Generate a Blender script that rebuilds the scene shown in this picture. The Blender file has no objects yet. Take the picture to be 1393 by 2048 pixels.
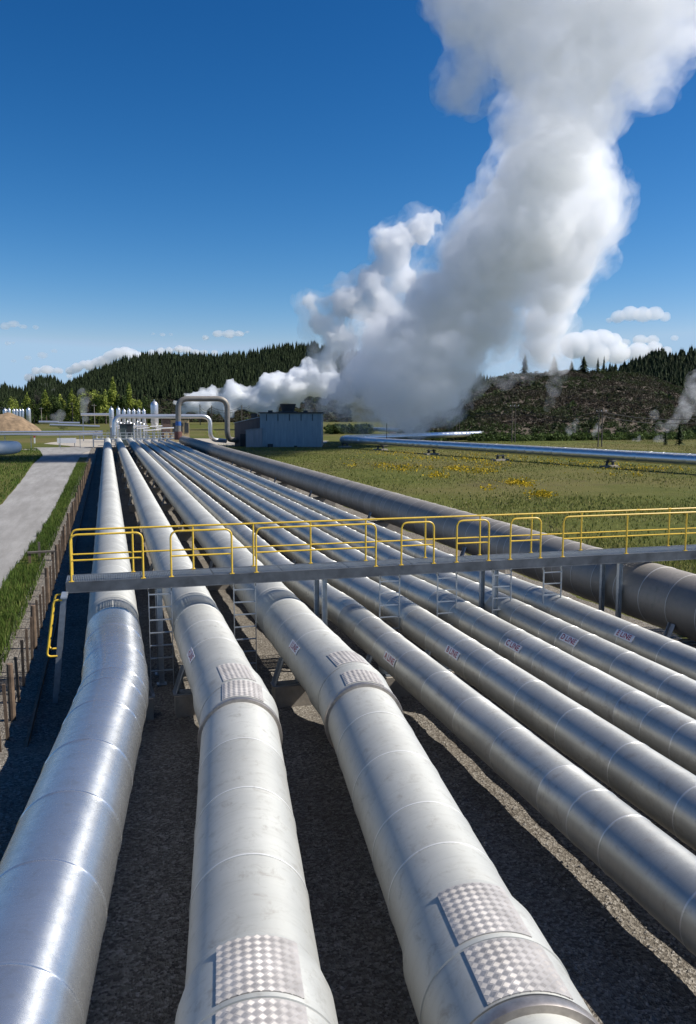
import bpy, bmesh, math, random
import numpy as np
from mathutils import Vector, Matrix, noise
PI = math.pi
sc = bpy.context.scene
COL = sc.collection
rnd = random.Random(7)
rng = np.random.default_rng(11)

# ------------------------------------------------------------------ camera
F, CX, CY = 1700.0, 696.5, 1024.0
PITCH = math.atan((1024 - 828) / F)
YAW = math.atan(483 / math.hypot(F, 196))
cam = bpy.data.cameras.new('camera')
camo = bpy.data.objects.new('camera', cam); COL.objects.link(camo)
cam.sensor_fit = 'VERTICAL'; cam.sensor_height = 36; cam.lens = 36 * F / 2048
cam.clip_end = 30000; cam.clip_start = .1
camo.rotation_euler = (PI / 2 - PITCH, 0, -YAW)
sc.camera = camo

def ray(u, v):
    x = (u - CX) / F; z = -(v - CY) / F; y = 1.
    c, s = math.cos(PITCH), math.sin(PITCH)
    y, z = y * c + z * s, -y * s + z * c
    c, s = math.cos(YAW), math.sin(YAW)
    return x * c + y * s, -x * s + y * c, z

def at(u, v, Y):
    X, y, Z = ray(u, v); t = Y / y
    return Vector((X * t, Y, Z * t))

def onz(u, v, z):
    X, y, Z = ray(u, v); t = z / Z
    return Vector((X * t, y * t, z))

GZ = -5.75          # ground level, the camera is at the origin

# ------------------------------------------------------------------ light
w = bpy.data.worlds.new('World'); sc.world = w; w.use_nodes = True
nt = w.node_tree; bg = nt.nodes['Background']; bg.inputs[1].default_value = .062
sky = nt.nodes.new('ShaderNodeTexSky'); sky.sky_type = 'NISHITA'; sky.sun_disc = False
SUN = Vector((.97, -.25, 1)).normalized()
sky.sun_elevation = math.asin(SUN.z); sky.sun_rotation = math.atan2(SUN.x, SUN.y)
sky.altitude = 400; sky.air_density = 1.0; sky.dust_density = 0.0; sky.ozone_density = 2.0
hs = nt.nodes.new('ShaderNodeHueSaturation'); hs.inputs['Saturation'].default_value = 1.15
tint = nt.nodes.new('ShaderNodeMix'); tint.data_type = 'RGBA'; tint.blend_type = 'MULTIPLY'; tint.inputs[0].default_value = 1.; tint.inputs[7].default_value = (.82, 1.02, 1.28, 1)
nt.links.new(sky.outputs[0], hs.inputs['Color']); nt.links.new(hs.outputs[0], tint.inputs[6])
spl = nt.nodes.new('ShaderNodeSeparateColor'); cmb = nt.nodes.new('ShaderNodeCombineColor'); nt.links.new(tint.outputs[2], spl.inputs[0])
for k, (ref, gam) in enumerate([(2.6, 2.12), (4.95, 1.4), (8.2, 1.28)]):     # a deeper, polarised blue towards the zenith
    chain = spl.outputs[k]
    for op, val in (('DIVIDE', ref), ('POWER', gam), ('MULTIPLY', ref), ('MINIMUM', ref * (1.75, 1.36, 3)[k])):
        q = nt.nodes.new('ShaderNodeMath'); q.operation = op; q.inputs[1].default_value = val; nt.links.new(chain, q.inputs[0]); chain = q.outputs[0]
    if k == 1: green = chain
    if k == 2:
        q = nt.nodes.new('ShaderNodeMath'); q.operation = 'MULTIPLY'; q.inputs[1].default_value = 1.36; nt.links.new(green, q.inputs[0])
        q2 = nt.nodes.new('ShaderNodeMath'); q2.operation = 'MAXIMUM'; nt.links.new(chain, q2.inputs[0]); nt.links.new(q.outputs[0], q2.inputs[1]); chain = q2.outputs[0]
    nt.links.new(chain, cmb.inputs[k])
nt.links.new(cmb.outputs[0], bg.inputs[0])
L = bpy.data.lights.new('sun', 'SUN'); L.energy = 5.0; L.angle = math.radians(.5); L.color = (1, .955, .895)
lo = bpy.data.objects.new('sun', L); COL.objects.link(lo)
lo.rotation_euler = SUN.to_track_quat('Z', 'Y').to_euler()
sc.view_settings.view_transform = 'Standard'; sc.view_settings.look = 'None'
sc.view_settings.exposure = .45; sc.view_settings.gamma = 1
sc.cycles.max_bounces = 16; sc.cycles.volume_bounces = 14
sc.cycles.diffuse_bounces = 1; sc.cycles.glossy_bounces = 4; sc.cycles.transparent_max_bounces = 16
sc.cycles.use_denoising = True

# ------------------------------------------------------------------ materials
class NT:
    def __init__(s, name):
        s.m = bpy.data.materials.new(name); s.m.use_nodes = True
        s.t = s.m.node_tree; s.b = s.t.nodes['Principled BSDF']
    def n(s, typ, **kw):
        o = s.t.nodes.new(typ)
        for k, v in kw.items():
            if hasattr(o, k): setattr(o, k, v)
            else: o.inputs[k.replace('_', ' ')].default_value = v
        return o
    def l(s, a, b): s.t.links.new(a, b)
    def coord(s, scale=(1, 1, 1)):
        c = s.n('ShaderNodeTexCoord'); m = s.n('ShaderNodeMapping'); m.inputs['Scale'].default_value = scale
        s.l(c.outputs['Object'], m.inputs[0]); return m.outputs[0]
    def noise(s, scale, detail=4, rough=.6, vec=None, dist=0):
        t = s.n('ShaderNodeTexNoise'); t.inputs['Scale'].default_value = scale
        t.inputs['Detail'].default_value = detail; t.inputs['Roughness'].default_value = rough
        t.inputs['Distortion'].default_value = dist
        s.l(vec if vec is not None else s.coord(), t.inputs['Vector']); return t.outputs[0]
    def ramp(s, val, stops, interp='LINEAR'):
        r = s.n('ShaderNodeValToRGB'); r.color_ramp.interpolation = interp
        e = r.color_ramp.elements
        while len(e) < len(stops): e.new(.5)
        for q, (p, c) in zip(e, stops):
            q.position = p; q.color = (*c, 1) if isinstance(c, tuple) else (c, c, c, 1)
        s.l(val, r.inputs[0]); return r.outputs[0]
    def mix(s, fac, a, b, mode='MIX'):
        x = s.n('ShaderNodeMix', data_type='RGBA', blend_type=mode)
        for sock, v in ((x.inputs[0], fac), (x.inputs[6], a), (x.inputs[7], b)):
            if isinstance(v, (int, float)): sock.default_value = v
            elif isinstance(v, tuple): sock.default_value = (*v, 1)
            else: s.l(v, sock)
        return x.outputs[2]
    def attr(s, name):
        return s.n('ShaderNodeAttribute', attribute_name=name)
    def bump(s, h, strength, dist=.02):
        b = s.n('ShaderNodeBump'); b.inputs['Strength'].default_value = strength; b.inputs['Distance'].default_value = dist
        s.l(h, b.inputs['Height']); s.l(b.outputs[0], s.b.inputs['Normal'])
    def set(s, **kw):
        for k, v in kw.items():
            i = s.b.inputs[k.replace('_', ' ')]
            if isinstance(v, tuple): i.default_value = (*v, 1)
            elif isinstance(v, (int, float)): i.default_value = v
            else: s.l(v, i)
        return s

def simple(name, col, rough=.6, metal=0., var=.15, scale=6., bump=0., bscale=40):
    m = NT(name); c = m.coord()
    f = m.noise(scale, 5, .65, c)
    lo_ = tuple(max(0, x * (1 - var)) for x in col); hi_ = tuple(min(1, x * (1 + var)) for x in col)
    m.set(Base_Color=m.ramp(f, [(.3, lo_), (.7, hi_)]), Roughness=rough, Metallic=metal)
    if bump: m.bump(m.noise(bscale, 4, .6, c), bump, .01)
    return m.m

def cladding(name, base, rough, metal, dirt, tonevar=.1, aniso=.8, dent=.16):
    m = NT(name); c = m.coord(); st = m.coord((1, 6, 1)); fine = m.coord((3, 22, 3))
    tone = m.attr('tone').outputs['Fac']
    big = m.noise(1.1, 6, .65, c); spot = m.noise(5.5, 8, .75, c, .6); brush = m.noise(14, 6, .7, fine)
    col = m.mix(m.ramp(big, [(.35, 0.), (.75, 1.)]), tuple(x * (1 - tonevar) for x in base), base)
    tt = m.ramp(tone, [(0., 1 - tonevar), (1., 1.)])
    col = m.mix(1., col, tt, 'MULTIPLY')
    col = m.mix(m.ramp(spot, [(.53, 0.), (.70, .8)]), col, dirt)
    col = m.mix(m.ramp(tone, [(.93, 0.), (.98, .55)]), col, (.72, .72, .71))
    stk = m.noise(3.2, 6, .7, m.coord((.35, 7, .35)), .3)
    col = m.mix(m.ramp(stk, [(.52, 0.), (.72, .28)]), col, dirt)
    scr = m.noise(30, 3, .6, m.coord((.25, 1, 1.)), 1.)
    col = m.mix(m.ramp(scr, [(.66, 0.), (.74, .35)]), col, tuple(x * .75 for x in dirt))
    m.set(Base_Color=col, Metallic=metal)
    r = m.mix(.5, m.ramp(big, [(.3, rough - .06), (.7, rough + .06)]), m.ramp(spot, [(.35, rough - .06), (.7, rough + .14)]))
    r = m.mix(.3, r, m.ramp(brush, [(.3, rough - .12), (.7, rough + .1)]))
    m.set(Roughness=r)
    h = m.mix(.5, m.noise(2.3, 3, .5, c), brush)
    m.bump(h, dent, .02)
    tv = m.n('ShaderNodeCombineXYZ'); tv.inputs[1].default_value = 1.; m.l(tv.outputs[0], m.b.inputs['Tangent']); m.set(Anisotropic=aniso)
    return m.m

M = {}
M['alu'] = cladding('weathered_aluminium', (.535, .535, .49), .62, .40, (.30, .285, .25), .15, .5)
M['alu_small'] = cladding('grey_aluminium', (.61, .605, .555), .43, .60, (.30, .27, .235), .2, .7)
M['alu_shiny'] = cladding('bright_aluminium', (.72, .74, .75), .27, .86, (.50, .50, .48), .10, .86, .035)
M['alu_dull'] = cladding('dull_aluminium', (.34, .31, .27), .62, .5, (.20, .20, .175), .18, .4)
M['silver'] = cladding('silver_cladding', (.74, .745, .75), .34, .8, (.55, .55, .55), .06, 0.)
M['pale'] = simple('pale_paint', (.74, .71, .62), .6, 0, .08)
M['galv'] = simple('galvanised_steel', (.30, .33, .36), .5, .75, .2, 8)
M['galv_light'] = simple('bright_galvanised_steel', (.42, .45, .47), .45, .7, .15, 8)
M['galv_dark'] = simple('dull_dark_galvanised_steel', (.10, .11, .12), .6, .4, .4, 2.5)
M['yellow'] = simple('yellow_paint', (.72, .47, .045), .4, 0, .12, 9)
M['white'] = simple('white_plate', (.78, .77, .76), .5, 0, .04)
M['red'] = simple('dark_red_lettering', (.36, .02, .045), .5)
M['tread'] = simple('chequer_plate_aluminium', (.45, .42, .385), .48, .25, .22, 4)
M['band'] = simple('steel_band', (.42, .38, .34), .45, .85, .2, 12)
M['timber'] = simple('weathered_timber', (.125, .085, .055), .85, 0, .45, 5, .4, 30)
M['pole'] = simple('grey_pole_timber', (.10, .085, .07), .9, 0, .2, 3)
M['concrete'] = simple('concrete', (.27, .24, .20), .9, 0, .2, 4, .3, 30)
M['wire'] = simple('wire', (.02, .02, .022), .8, 0)
M['dark'] = simple('dark_steel', (.035, .04, .045), .6, .2, .2, 6)
M['rust'] = simple('red_brown_steel', (.12, .05, .04), .7, .1, .3, 6)
M['blue'] = simple('blue_band', (.02, .09, .30), .5)

# ------------------------------------------------------------------ mesh helpers
def tag(o, label=None, cat=None, group=None, kind=None):
    for k, v in (('label', label), ('category', cat), ('group', group), ('kind', kind)):
        if v: o[k] = v
    return o

def link(o, parent=None):
    COL.objects.link(o)
    if parent is not None: o.parent = parent
    return o

def empty(name, label, cat, loc=(0, 0, 0), rz=0, group=None):
    o = bpy.data.objects.new(name, None); link(o)
    o.location = loc; o.rotation_euler = (0, 0, rz); o.empty_display_size = .3
    return tag(o, label, cat, group)

def copy_tree(o, parent=None):
    c = o.copy(); link(c, parent)
    for ch in list(o.children): copy_tree(ch, c)
    return c

class MB:
    def __init__(s): s.v = []; s.f = []; s.tone = []
    def add(s, vs, fs, tone=None):
        b = len(s.v); s.v += [tuple(p) for p in vs]; s.f += [tuple(i + b for i in q) for q in fs]
        s.tone += tone if tone is not None else [.5] * len(vs)
    def box(s, c, d, R=None, taper=1.):
        x, y, z = d[0] / 2, d[1] / 2, d[2] / 2
        vs = [Vector((sx * x * (taper if sz > 0 else 1), sy * y * (taper if sz > 0 else 1), sz * z)) for sz in (-1, 1) for sy in (-1, 1) for sx in (-1, 1)]
        if R is not None: vs = [R @ p for p in vs]
        c = Vector(c)
        s.add([p + c for p in vs], [(0, 2, 3, 1), (4, 5, 7, 6), (0, 1, 5, 4), (2, 6, 7, 3), (0, 4, 6, 2), (1, 3, 7, 5)]); return s
    def bar(s, a, b, wd, ht):
        a, b = Vector(a), Vector(b); d = b - a
        R = d.to_track_quat('Y', 'Z').to_matrix()
        return s.box((a + b) / 2, (wd, d.length, ht), R)
    def tube(s, pts, r, seg=8, caps=True, closed=False):
        pts = [Vector(p) for p in pts]; n = len(pts); rs = r if isinstance(r, (list, tuple)) else [r] * n
        rings = []; up = None
        for i, p in enumerate(pts):
            if closed: t = pts[(i + 1) % n] - pts[i - 1]
            else: t = pts[min(i + 1, n - 1)] - pts[max(i - 1, 0)]
            t.normalize()
            if up is None: up = Vector((0, 0, 1)) if abs(t.z) < .9 else Vector((0, 1, 0))
            sd = t.cross(up)
            if sd.length < 1e-4: up = Vector((1, 0, 0)); sd = t.cross(up)
            sd.normalize(); up = sd.cross(t).normalized()
            rings.append([p + (sd * math.cos(2 * PI * k / seg) + up * math.sin(2 * PI * k / seg)) * rs[i] for k in range(seg)])
        vs = [q for g in rings for q in g]; fs = []
        for i in range(n if closed else n - 1):
            j = (i + 1) % n
            for k in range(seg):
                k2 = (k + 1) % seg
                fs.append((i * seg + k, i * seg + k2, j * seg + k2, j * seg + k))
        if caps and not closed:
            fs.append(tuple(range(seg - 1, -1, -1))); fs.append(tuple((n - 1) * seg + k for k in range(seg)))
        s.add(vs, fs); return s
    def lathe(s, prof, c=(0, 0, 0), seg=20):
        c = Vector(c); vs = []; fs = []; n = len(prof)
        for r, z in prof:
            vs += [c + Vector((r * math.cos(2 * PI * k / seg), r * math.sin(2 * PI * k / seg), z)) for k in range(seg)]
        for i in range(n - 1):
            for k in range(seg):
                k2 = (k + 1) % seg
                fs.append((i * seg + k, i * seg + k2, (i + 1) * seg + k2, (i + 1) * seg + k))
        fs.append(tuple(range(seg - 1, -1, -1))); fs.append(tuple((n - 1) * seg + k for k in range(seg)))
        s.add(vs, fs); return s
    def build(s, name, mat, parent=None, smooth=35, tone=False):
        me = bpy.data.meshes.new(name); me.from_pydata(s.v, [], s.f); me.update()
        if smooth:
            me.polygons.foreach_set('use_smooth', [True] * len(me.polygons)); me.set_sharp_from_angle(angle=math.radians(smooth))
        if mat is not None: me.materials.append(mat)
        if tone:
            a = me.attributes.new('tone', 'FLOAT', 'POINT'); a.data.foreach_set('value', s.tone)
        return link(bpy.data.objects.new(name, me), parent)

def np_mesh(name, V, Fc, mat, parent=None, attr=None, smooth=False):
    V = np.asarray(V, np.float32); Fc = np.asarray(Fc, np.int32); k = Fc.shape[1]
    me = bpy.data.meshes.new(name)
    me.vertices.add(len(V)); me.vertices.foreach_set('co', V.ravel())
    me.loops.add(Fc.size); me.loops.foreach_set('vertex_index', Fc.ravel())
    me.polygons.add(len(Fc)); me.polygons.foreach_set('loop_start', np.arange(0, Fc.size, k, dtype=np.int32))
    me.polygons.foreach_set('use_smooth', np.full(len(Fc), smooth))
    me.update(calc_edges=True)
    if attr is not None:
        a = me.attributes.new('tone', 'FLOAT', 'POINT'); a.data.foreach_set('value', np.asarray(attr, np.float32))
    me.materials.append(mat)
    return link(bpy.data.objects.new(name, me), parent)

def arc(c, a0, a1, r, ax, ay, n=6):
    c, ax, ay = Vector(c), Vector(ax), Vector(ay)
    return [c + ax * (r * math.cos(a0 + (a1 - a0) * i / n)) + ay * (r * math.sin(a0 + (a1 - a0) * i / n)) for i in range(n + 1)]

def rounded(pts, r, n=5):
    """polyline with its corners rounded to radius r"""
    pts = [Vector(p) for p in pts]; out = [pts[0]]
    for a, b, c in zip(pts, pts[1:], pts[2:]):
        d0 = (a - b).normalized(); d1 = (c - b).normalized()
        ang = d0.angle(d1); t = min(r / math.tan(ang / 2), (a - b).length * .49, (c - b).length * .49)
        p0, p1 = b + d0 * t, b + d1 * t
        for i in range(n + 1):
            s = i / n; out.append(p0 * (1 - s) ** 2 + b * 2 * s * (1 - s) + p1 * s * s)
    out.append(pts[-1]); return out

# ------------------------------------------------------------------ ground, road
def ground_material():
    m = NT('field_grass'); c = m.coord()
    a = m.noise(.035, 5, .6, c); b = m.noise(.35, 6, .7, c); d = m.noise(6, 6, .75, c); pch = m.noise(.12, 5, .65, c, .5)
    col = m.mix(m.ramp(b, [(.3, 0.), (.72, 1.)]), (.105, .130, .026), (.200, .205, .058))
    col = m.mix(m.ramp(a, [(.42, 0.), (.62, .8)]), col, (.24, .20, .085))
    col = m.mix(m.ramp(pch, [(.56, 0.), (.7, .75)]), col, (.15, .12, .07))
    col = m.mix(.55, col, m.ramp(d, [(.3, (.016, .022, .006)), (.7, (.16, .165, .062))]), 'OVERLAY')
    m.set(Base_Color=col, Roughness=.95, Specular_IOR_Level=.1)
    m.bump(m.mix(.6, b, d), .8, .15)
    return m.m
M['grass_ground'] = ground_material()
g = MB(); g.add([(-9000, -300, GZ), (9000, -300, GZ), (9000, 12000, GZ), (-9000, 12000, GZ)], [(0, 1, 2, 3)])
tag(g.build('ground', M['grass_ground'], smooth=0), kind='structure')

def gravel_material():
    m = NT('gravel'); c = m.coord()
    v = m.n('ShaderNodeTexVoronoi'); v.inputs['Scale'].default_value = 34; m.l(c, v.inputs['Vector'])
    v2 = m.n('ShaderNodeTexVoronoi'); v2.inputs['Scale'].default_value = 75; m.l(c, v2.inputs['Vector'])
    big = m.noise(.5, 5, .6, c); mid = m.noise(5, 6, .7, c)
    sep = m.n('ShaderNodeSeparateColor'); m.l(v.outputs['Color'], sep.inputs[0])
    col = m.ramp(sep.outputs[0], [(0., (.075, .066, .054)), (.45, (.20, .178, .145)), (.8, (.30, .272, .228)), (1., (.42, .39, .34))])
    col = m.mix(m.ramp(mid, [(.3, .0), (.75, .6)]), col, (.125, .108, .087))
    col = m.mix(m.ramp(big, [(.4, 0.), (.7, .45)]), col, (.10, .083, .065))
    m.set(Base_Color=col, Roughness=.95, Specular_IOR_Level=.1)
    m.bump(m.mix(.4, v.outputs['Distance'], v2.outputs['Distance']), .9, .03)
    return m.m
M['gravel'] = gravel_material()
def sheet_grid(name, x0, x1, ys, nx, zf, mat):
    xs = np.linspace(x0, x1, nx); V = []; Fc = []
    for j, y in enumerate(ys):
        for i, x in enumerate(xs): V.append((x, y, zf(x, y)))
    for j in range(len(ys) - 1):
        for i in range(nx - 1): Fc.append((j * nx + i, j * nx + i + 1, (j + 1) * nx + i + 1, (j + 1) * nx + i))
    return np_mesh(name, V, Fc, mat, smooth=True)
def gz(x, y):
    n = noise.noise(Vector((x * 1.3, y * 1.3, 3))) * .03 + noise.noise(Vector((x * 4.1, y * 4.1, 9))) * .014
    e = min(1, max(0, (14.6 - x) / 1.2))
    f = min(1, max(0, (15.4 - y) / 1.6)); f = f * f * (3 - 2 * f)
    return GZ + .055 * e + .27 * f * e + n * e - .03 * (1 - e)
ys = list(np.arange(3, 32, .14)) + list(np.arange(32, 70, .6)) + list(np.arange(70, 156, 3))
tag(sheet_grid('gravel_yard', -2.6, 14.6, [-15] + ys, 110, gz, M['gravel']), kind='structure')

def road_material():
    m = NT('worn_asphalt'); c = m.coord()
    big = m.noise(.45, 6, .65, m.coord((1, .35, 1))); fine = m.noise(22, 5, .8, c); st = m.noise(1.6, 5, .7, m.coord((1, .1, 1)))
    col = m.ramp(big, [(.3, (.235, .225, .21)), (.7, (.33, .32, .30))])
    col = m.mix(m.ramp(st, [(.40, 0.), (.64, .55)]), col, (.17, .16, .145))
    col = m.mix(.4, col, m.ramp(fine, [(.3, .25), (.7, .75)]), 'OVERLAY')
    m.set(Base_Color=col, Roughness=.9, Specular_IOR_Level=.2); m.bump(fine, .4, .01); return m.m
M['road'] = road_material()
RR = [(-20, -3.66), (0, -3.66), (20.91, -3.61), (29.27, -3.58), (34.5, -3.49), (41.82, -3.32), (54.36, -3.24), (80.5, -3.4), (104.55, -3.55), (123.36, -3.66), (133.82, -3.35), (146.36, -1.67), (156.82, -0.63)]
LL = [(-20, -6.9), (0, -6.8), (20.91, -6.64), (29.27, -6.59), (34.5, -6.59), (41.82, -6.59), (56.45, -6.59), (74.23, -7.11), (104.55, -8.36), (125.45, -8.68), (139.05, -9.93), (150.55, -11.29), (165.18, -14.11)]
def edge_noise(y, s): return noise.noise(Vector((y * .6, s, 0))) * .12 + noise.noise(Vector((y * 2.1, s, 4))) * .06
def lerp_tab(t, y):
    for (a, b), (c, d) in zip(t, t[1:]):
        if a <= y <= c: return b + (d - b) * (y - a) / (c - a)
    return t[-1][1]
V, Fc = [], []; Ys = list(np.arange(-20, 60, .5)) + list(np.arange(60, 157, 2))
for y in Ys:
    l, r = lerp_tab(LL, y) + edge_noise(y, 1), lerp_tab(RR, y) + edge_noise(y, 7)
    for k in range(5): V.append((l + (r - l) * k / 4, y, GZ + .008))
for j in range(len(Ys) - 1):
    for k in range(4): Fc.append((j * 5 + k, j * 5 + k + 1, j * 5 + k + 6, j * 5 + k + 5))
tag(np_mesh('road', V, Fc, M['road']), kind='structure')
M['pale_gravel'] = simple('pale_gravel', (.36, .32, .26), .95, 0, .3, 3, .5, 30)
M['brown_soil'] = simple('brown_soil', (.11, .085, .065), .95, 0, .35, 2, .5, 20)
def patch(name, pts, mat, z):
    m = MB(); n = len(pts); out = []
    for (a, b) in zip(pts, pts[1:] + pts[:1]):
        for k in range(5):
            t = k / 5; x = a[0] + (b[0] - a[0]) * t; y = a[1] + (b[1] - a[1]) * t
            out.append((x + noise.noise(Vector((x, y, 1))) * .5, y + noise.noise(Vector((x, y, 5))) * 1.5, GZ + z))
    m.add(out, [tuple(range(len(out)))]); return tag(m.build(name, mat, smooth=0), kind='structure')
patch('gravel_turnout', [(-3.3, 118), (-1.7, 122), (-1.7, 148), (-14, 150), (-10, 140), (-6, 128)], M['pale_gravel'], .004)
patch('bare_soil', [(-6, 150), (-2, 150), (-1.8, 172), (-7, 172)], M['brown_soil'], .006)
patch('dry_verge', [(14.3, 12), (17.5, 10), (17.8, 30), (16.2, 45), (15.2, 60), (14.5, 60)], M['brown_soil'], .006)
patch('plant_yard', [(-2, 151), (14, 149), (40, 160), (46, 178), (20, 205), (-8, 205), (-12, 176)], M['pale_gravel'], .010)

# ------------------------------------------------------------------ steam pipes
class Seg:
    """straight run of pipe: heading psi (turned right of +Y), lateral offset xp and axis height z"""
    def __init__(s, psi, xp, z): s.p, s.x, s.z = math.radians(psi), xp, z
    def pt(s, y2, a=0, R=0):
        x2 = s.x + R * math.cos(a); c, n = math.cos(s.p), math.sin(s.p)
        return Vector((x2 * c + y2 * n, -x2 * n + y2 * c, s.z + R * math.sin(a)))

class Path:
    def __init__(s, nodes):
        s.n = [Vector(p) for p in nodes]; s.s = [0.]
        for a, b in zip(s.n, s.n[1:]): s.s.append(s.s[-1] + (b - a).length)
    def at(s, d):
        n = len(s.n)
        for i in range(n - 1):
            if d <= s.s[i + 1] or i == n - 2: break
        t = (s.n[i + 1] - s.n[i]).normalized(); p = s.n[i] + t * (d - s.s[i])
        if abs(d - s.s[i]) < 1e-4 and i > 0: t = (t + (s.n[i] - s.n[i - 1]).normalized()).normalized()
        if abs(d - s.s[i + 1]) < 1e-4 and i < n - 2: t = (t + (s.n[i + 2] - s.n[i + 1]).normalized()).normalized()
        return p, t
    def s_at_y(s, y):
        for i in range(len(s.n) - 1):
            a, b = s.n[i], s.n[i + 1]
            if min(a.y, b.y) <= y <= max(a.y, b.y): return s.s[i] + (b - a).length * (y - a.y) / (b.y - a.y)

def sweep(mb, path, samples, seg):
    """samples: (arc length, radius, tone)"""
    vs, fs, tn = [], [], []
    for d, r, tone in samples:
        p, t = path.at(d); sd = t.cross(Vector((0, 0, 1)))
        sd = sd.normalized() if sd.length > 1e-3 else Vector((1, 0, 0)); up = sd.cross(t)
        for k in range(seg):
            a = 2 * PI * k / seg; vs.append(p + (sd * math.cos(a) + up * math.sin(a)) * r); tn.append(tone)
    for i in range(len(samples) - 1):
        for k in range(seg):
            k2 = (k + 1) % seg; fs.append((i * seg + k, i * seg + k2, (i + 1) * seg + k2, (i + 1) * seg + k))
    fs.append(tuple(range(seg - 1, -1, -1))); fs.append(tuple((len(samples) - 1) * seg + k for k in range(seg)))
    mb.add(vs, fs, tn)

def clad(path, R, s0, s1, joints, seg, seed, bead=.007):
    rr = random.Random(seed); out = []; js = [j for j in joints if s0 + .05 < j < s1 - .05]
    edges = [s0] + js + [s1]
    for i, (a, b) in enumerate(zip(edges, edges[1:])):
        tone = rr.random() * .9; dr = rr.uniform(-.0025, .0025)
        mid = [q for q in path.s if a + .03 < q < b - .03]
        a2 = a + (.016 if i else 0); b2 = b - (.016 if i < len(edges) - 2 else 0)
        out.append((a2, R + dr, tone))
        if not mid: out.append(((a2 + b2) / 2, R + dr * .3 + rr.uniform(-.001, .002), tone))
        out += [(q, R + dr * .4, tone) for q in mid]
        out.append((b2, R + dr, tone))
        if i < len(edges) - 2:
            out += [(b - .010, R + bead, 1.), (b + .009, R + bead, 1.)]
    mb = MB(); sweep(mb, path, out, seg); return mb

def joint_list(anchor, step, lo_, hi_, short=0., seed=0):
    rr = random.Random(seed); js = []; p = anchor
    while p > lo_: p -= step
    while p < hi_:
        js.append(p + rr.uniform(-.03, .03))
        if rr.random() < short: js.append(p + step * .5)
        p += step
    return sorted(js)

def cyl_patch(seg, y0, y1, a0, a1, R, th, na=16):
    mb = MB(); vs = []; fs = []
    for r in (R, R + th):
        for y in (y0, y1):
            for k in range(na + 1): vs.append(seg.pt(y, math.radians(a0 + (a1 - a0) * k / na), r))
    n = na + 1
    for k in range(na):
        fs += [(2 * n + k, 2 * n + k + 1, 3 * n + k + 1, 3 * n + k), (k, n + k, n + k + 1, k + 1),
               (k, k + 1, 2 * n + k + 1, 2 * n + k), (n + k, 3 * n + k, 3 * n + k + 1, n + k + 1)]
    fs += [(0, 2 * n, 3 * n, n), (na, n + na, 3 * n + na, 2 * n + na)]
    mb.add(vs, fs); return mb

def tread_plate(parent, seg, y0, y1, a0, a1, R):
    """five-bar chequer plate bent over the top of the pipe, every bar a small raised ridge"""
    mb = cyl_patch(seg, y0, y1, a0, a1, R + .002, .007, 20)
    Rp = R + .009; wd = math.radians(abs(a1 - a0)) * Rp; hh = abs(y1 - y0); P = .037
    nx, ny = int(wd / P), int(hh / P); c45 = math.sqrt(.5)
    amid = math.radians((a0 + a1) / 2); ymid = (y0 + y1) / 2
    for i in range(nx):
        for j in range(ny):
            cx = (i - (nx - 1) / 2) * P; cy = (j - (ny - 1) / 2) * P
            if (i + j) % 2: continue
            d = (c45, c45) if i % 2 else (c45, -c45); e = (-d[1], d[0])
            for k in range(-2, 3):
                bx, by = cx + e[0] * k * .0085, cy + e[1] * k * .0085
                ln, hw = .0215, .0030
                q = [(-ln, -hw, 0), (-ln, hw, 0), (ln, -hw, 0), (ln, hw, 0), (-ln * .8, 0, .0019), (ln * .8, 0, .0019)]
                vs = []
                for s, t, h in q:
                    x, y = bx + d[0] * s + e[0] * t, by + d[1] * s + e[1] * t
                    vs.append(seg.pt(ymid + y, amid + x / Rp, Rp + h))
                mb.add(vs, [(0, 2, 5, 4), (3, 1, 4, 5), (1, 0, 4), (2, 3, 5)])
    return mb.build('tread_plate', M['tread'], parent, smooth=0)

def text_mesh(body, size):
    cu = bpy.data.curves.new('lettering', 'FONT'); cu.body = body; cu.size = size; cu.align_x = 'CENTER'; cu.align_y = 'CENTER'
    cu.offset = size * .018; cu.space_character = 1.04; cu.resolution_u = 4
    o = bpy.data.objects.new('lettering', cu); COL.objects.link(o)
    dg = bpy.context.evaluated_depsgraph_get(); me = bpy.data.meshes.new_from_object(o.evaluated_get(dg))
    bpy.data.objects.remove(o); return me

def line_label(parent, seg, yc, ac, R, body, ln=.62, ht=.15):
    da = math.degrees(ht / R) / 2
    pl = cyl_patch(seg, yc - ln / 2, yc + ln / 2, ac - da, ac + da, R + .010, .004, 6).build('name_plate', M['white'], parent, smooth=0)
    pl['label'] = 'white plate lettered %s in dark red' % body
    ms = [text_mesh(wd_, .150) for wd_ in body.split()]; ext = [(min(v.co.x for v in q.vertices), max(v.co.x for v in q.vertices)) for q in ms]
    gap = .05; tot = sum(b - a for a, b in ext) + gap; k = min(1.15, (ln - .07) / tot); x0 = -tot / 2
    for q, (a, b) in zip(ms, ext):
        for v in q.vertices:
            x, y = (v.co.x - a + x0) * k, v.co.y
            v.co = seg.pt(yc - x, math.radians(ac) - y / R, R + .018)
        x0 += b - a + gap; q.materials.append(M['red']); link(bpy.data.objects.new('lettering', q), pl)

ZA, RA = -4.70, .37
ZB, RB = -4.54, .545
FAR = 151.0
S1 = Seg(0, 0, ZB); S1n = Seg(6.2, -1.523, ZB)
S2 = Seg(0, 1.766, ZB); S2n = Seg(7.4, .175, ZB)
S3 = Seg(0, 3.67, ZB); S3n = Seg(7.4, 2.01, ZB)

def hinge(seg, sn):   # where the near run meets the far run
    return (seg.x * math.cos(sn.p) - sn.x) / math.sin(sn.p)
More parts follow.
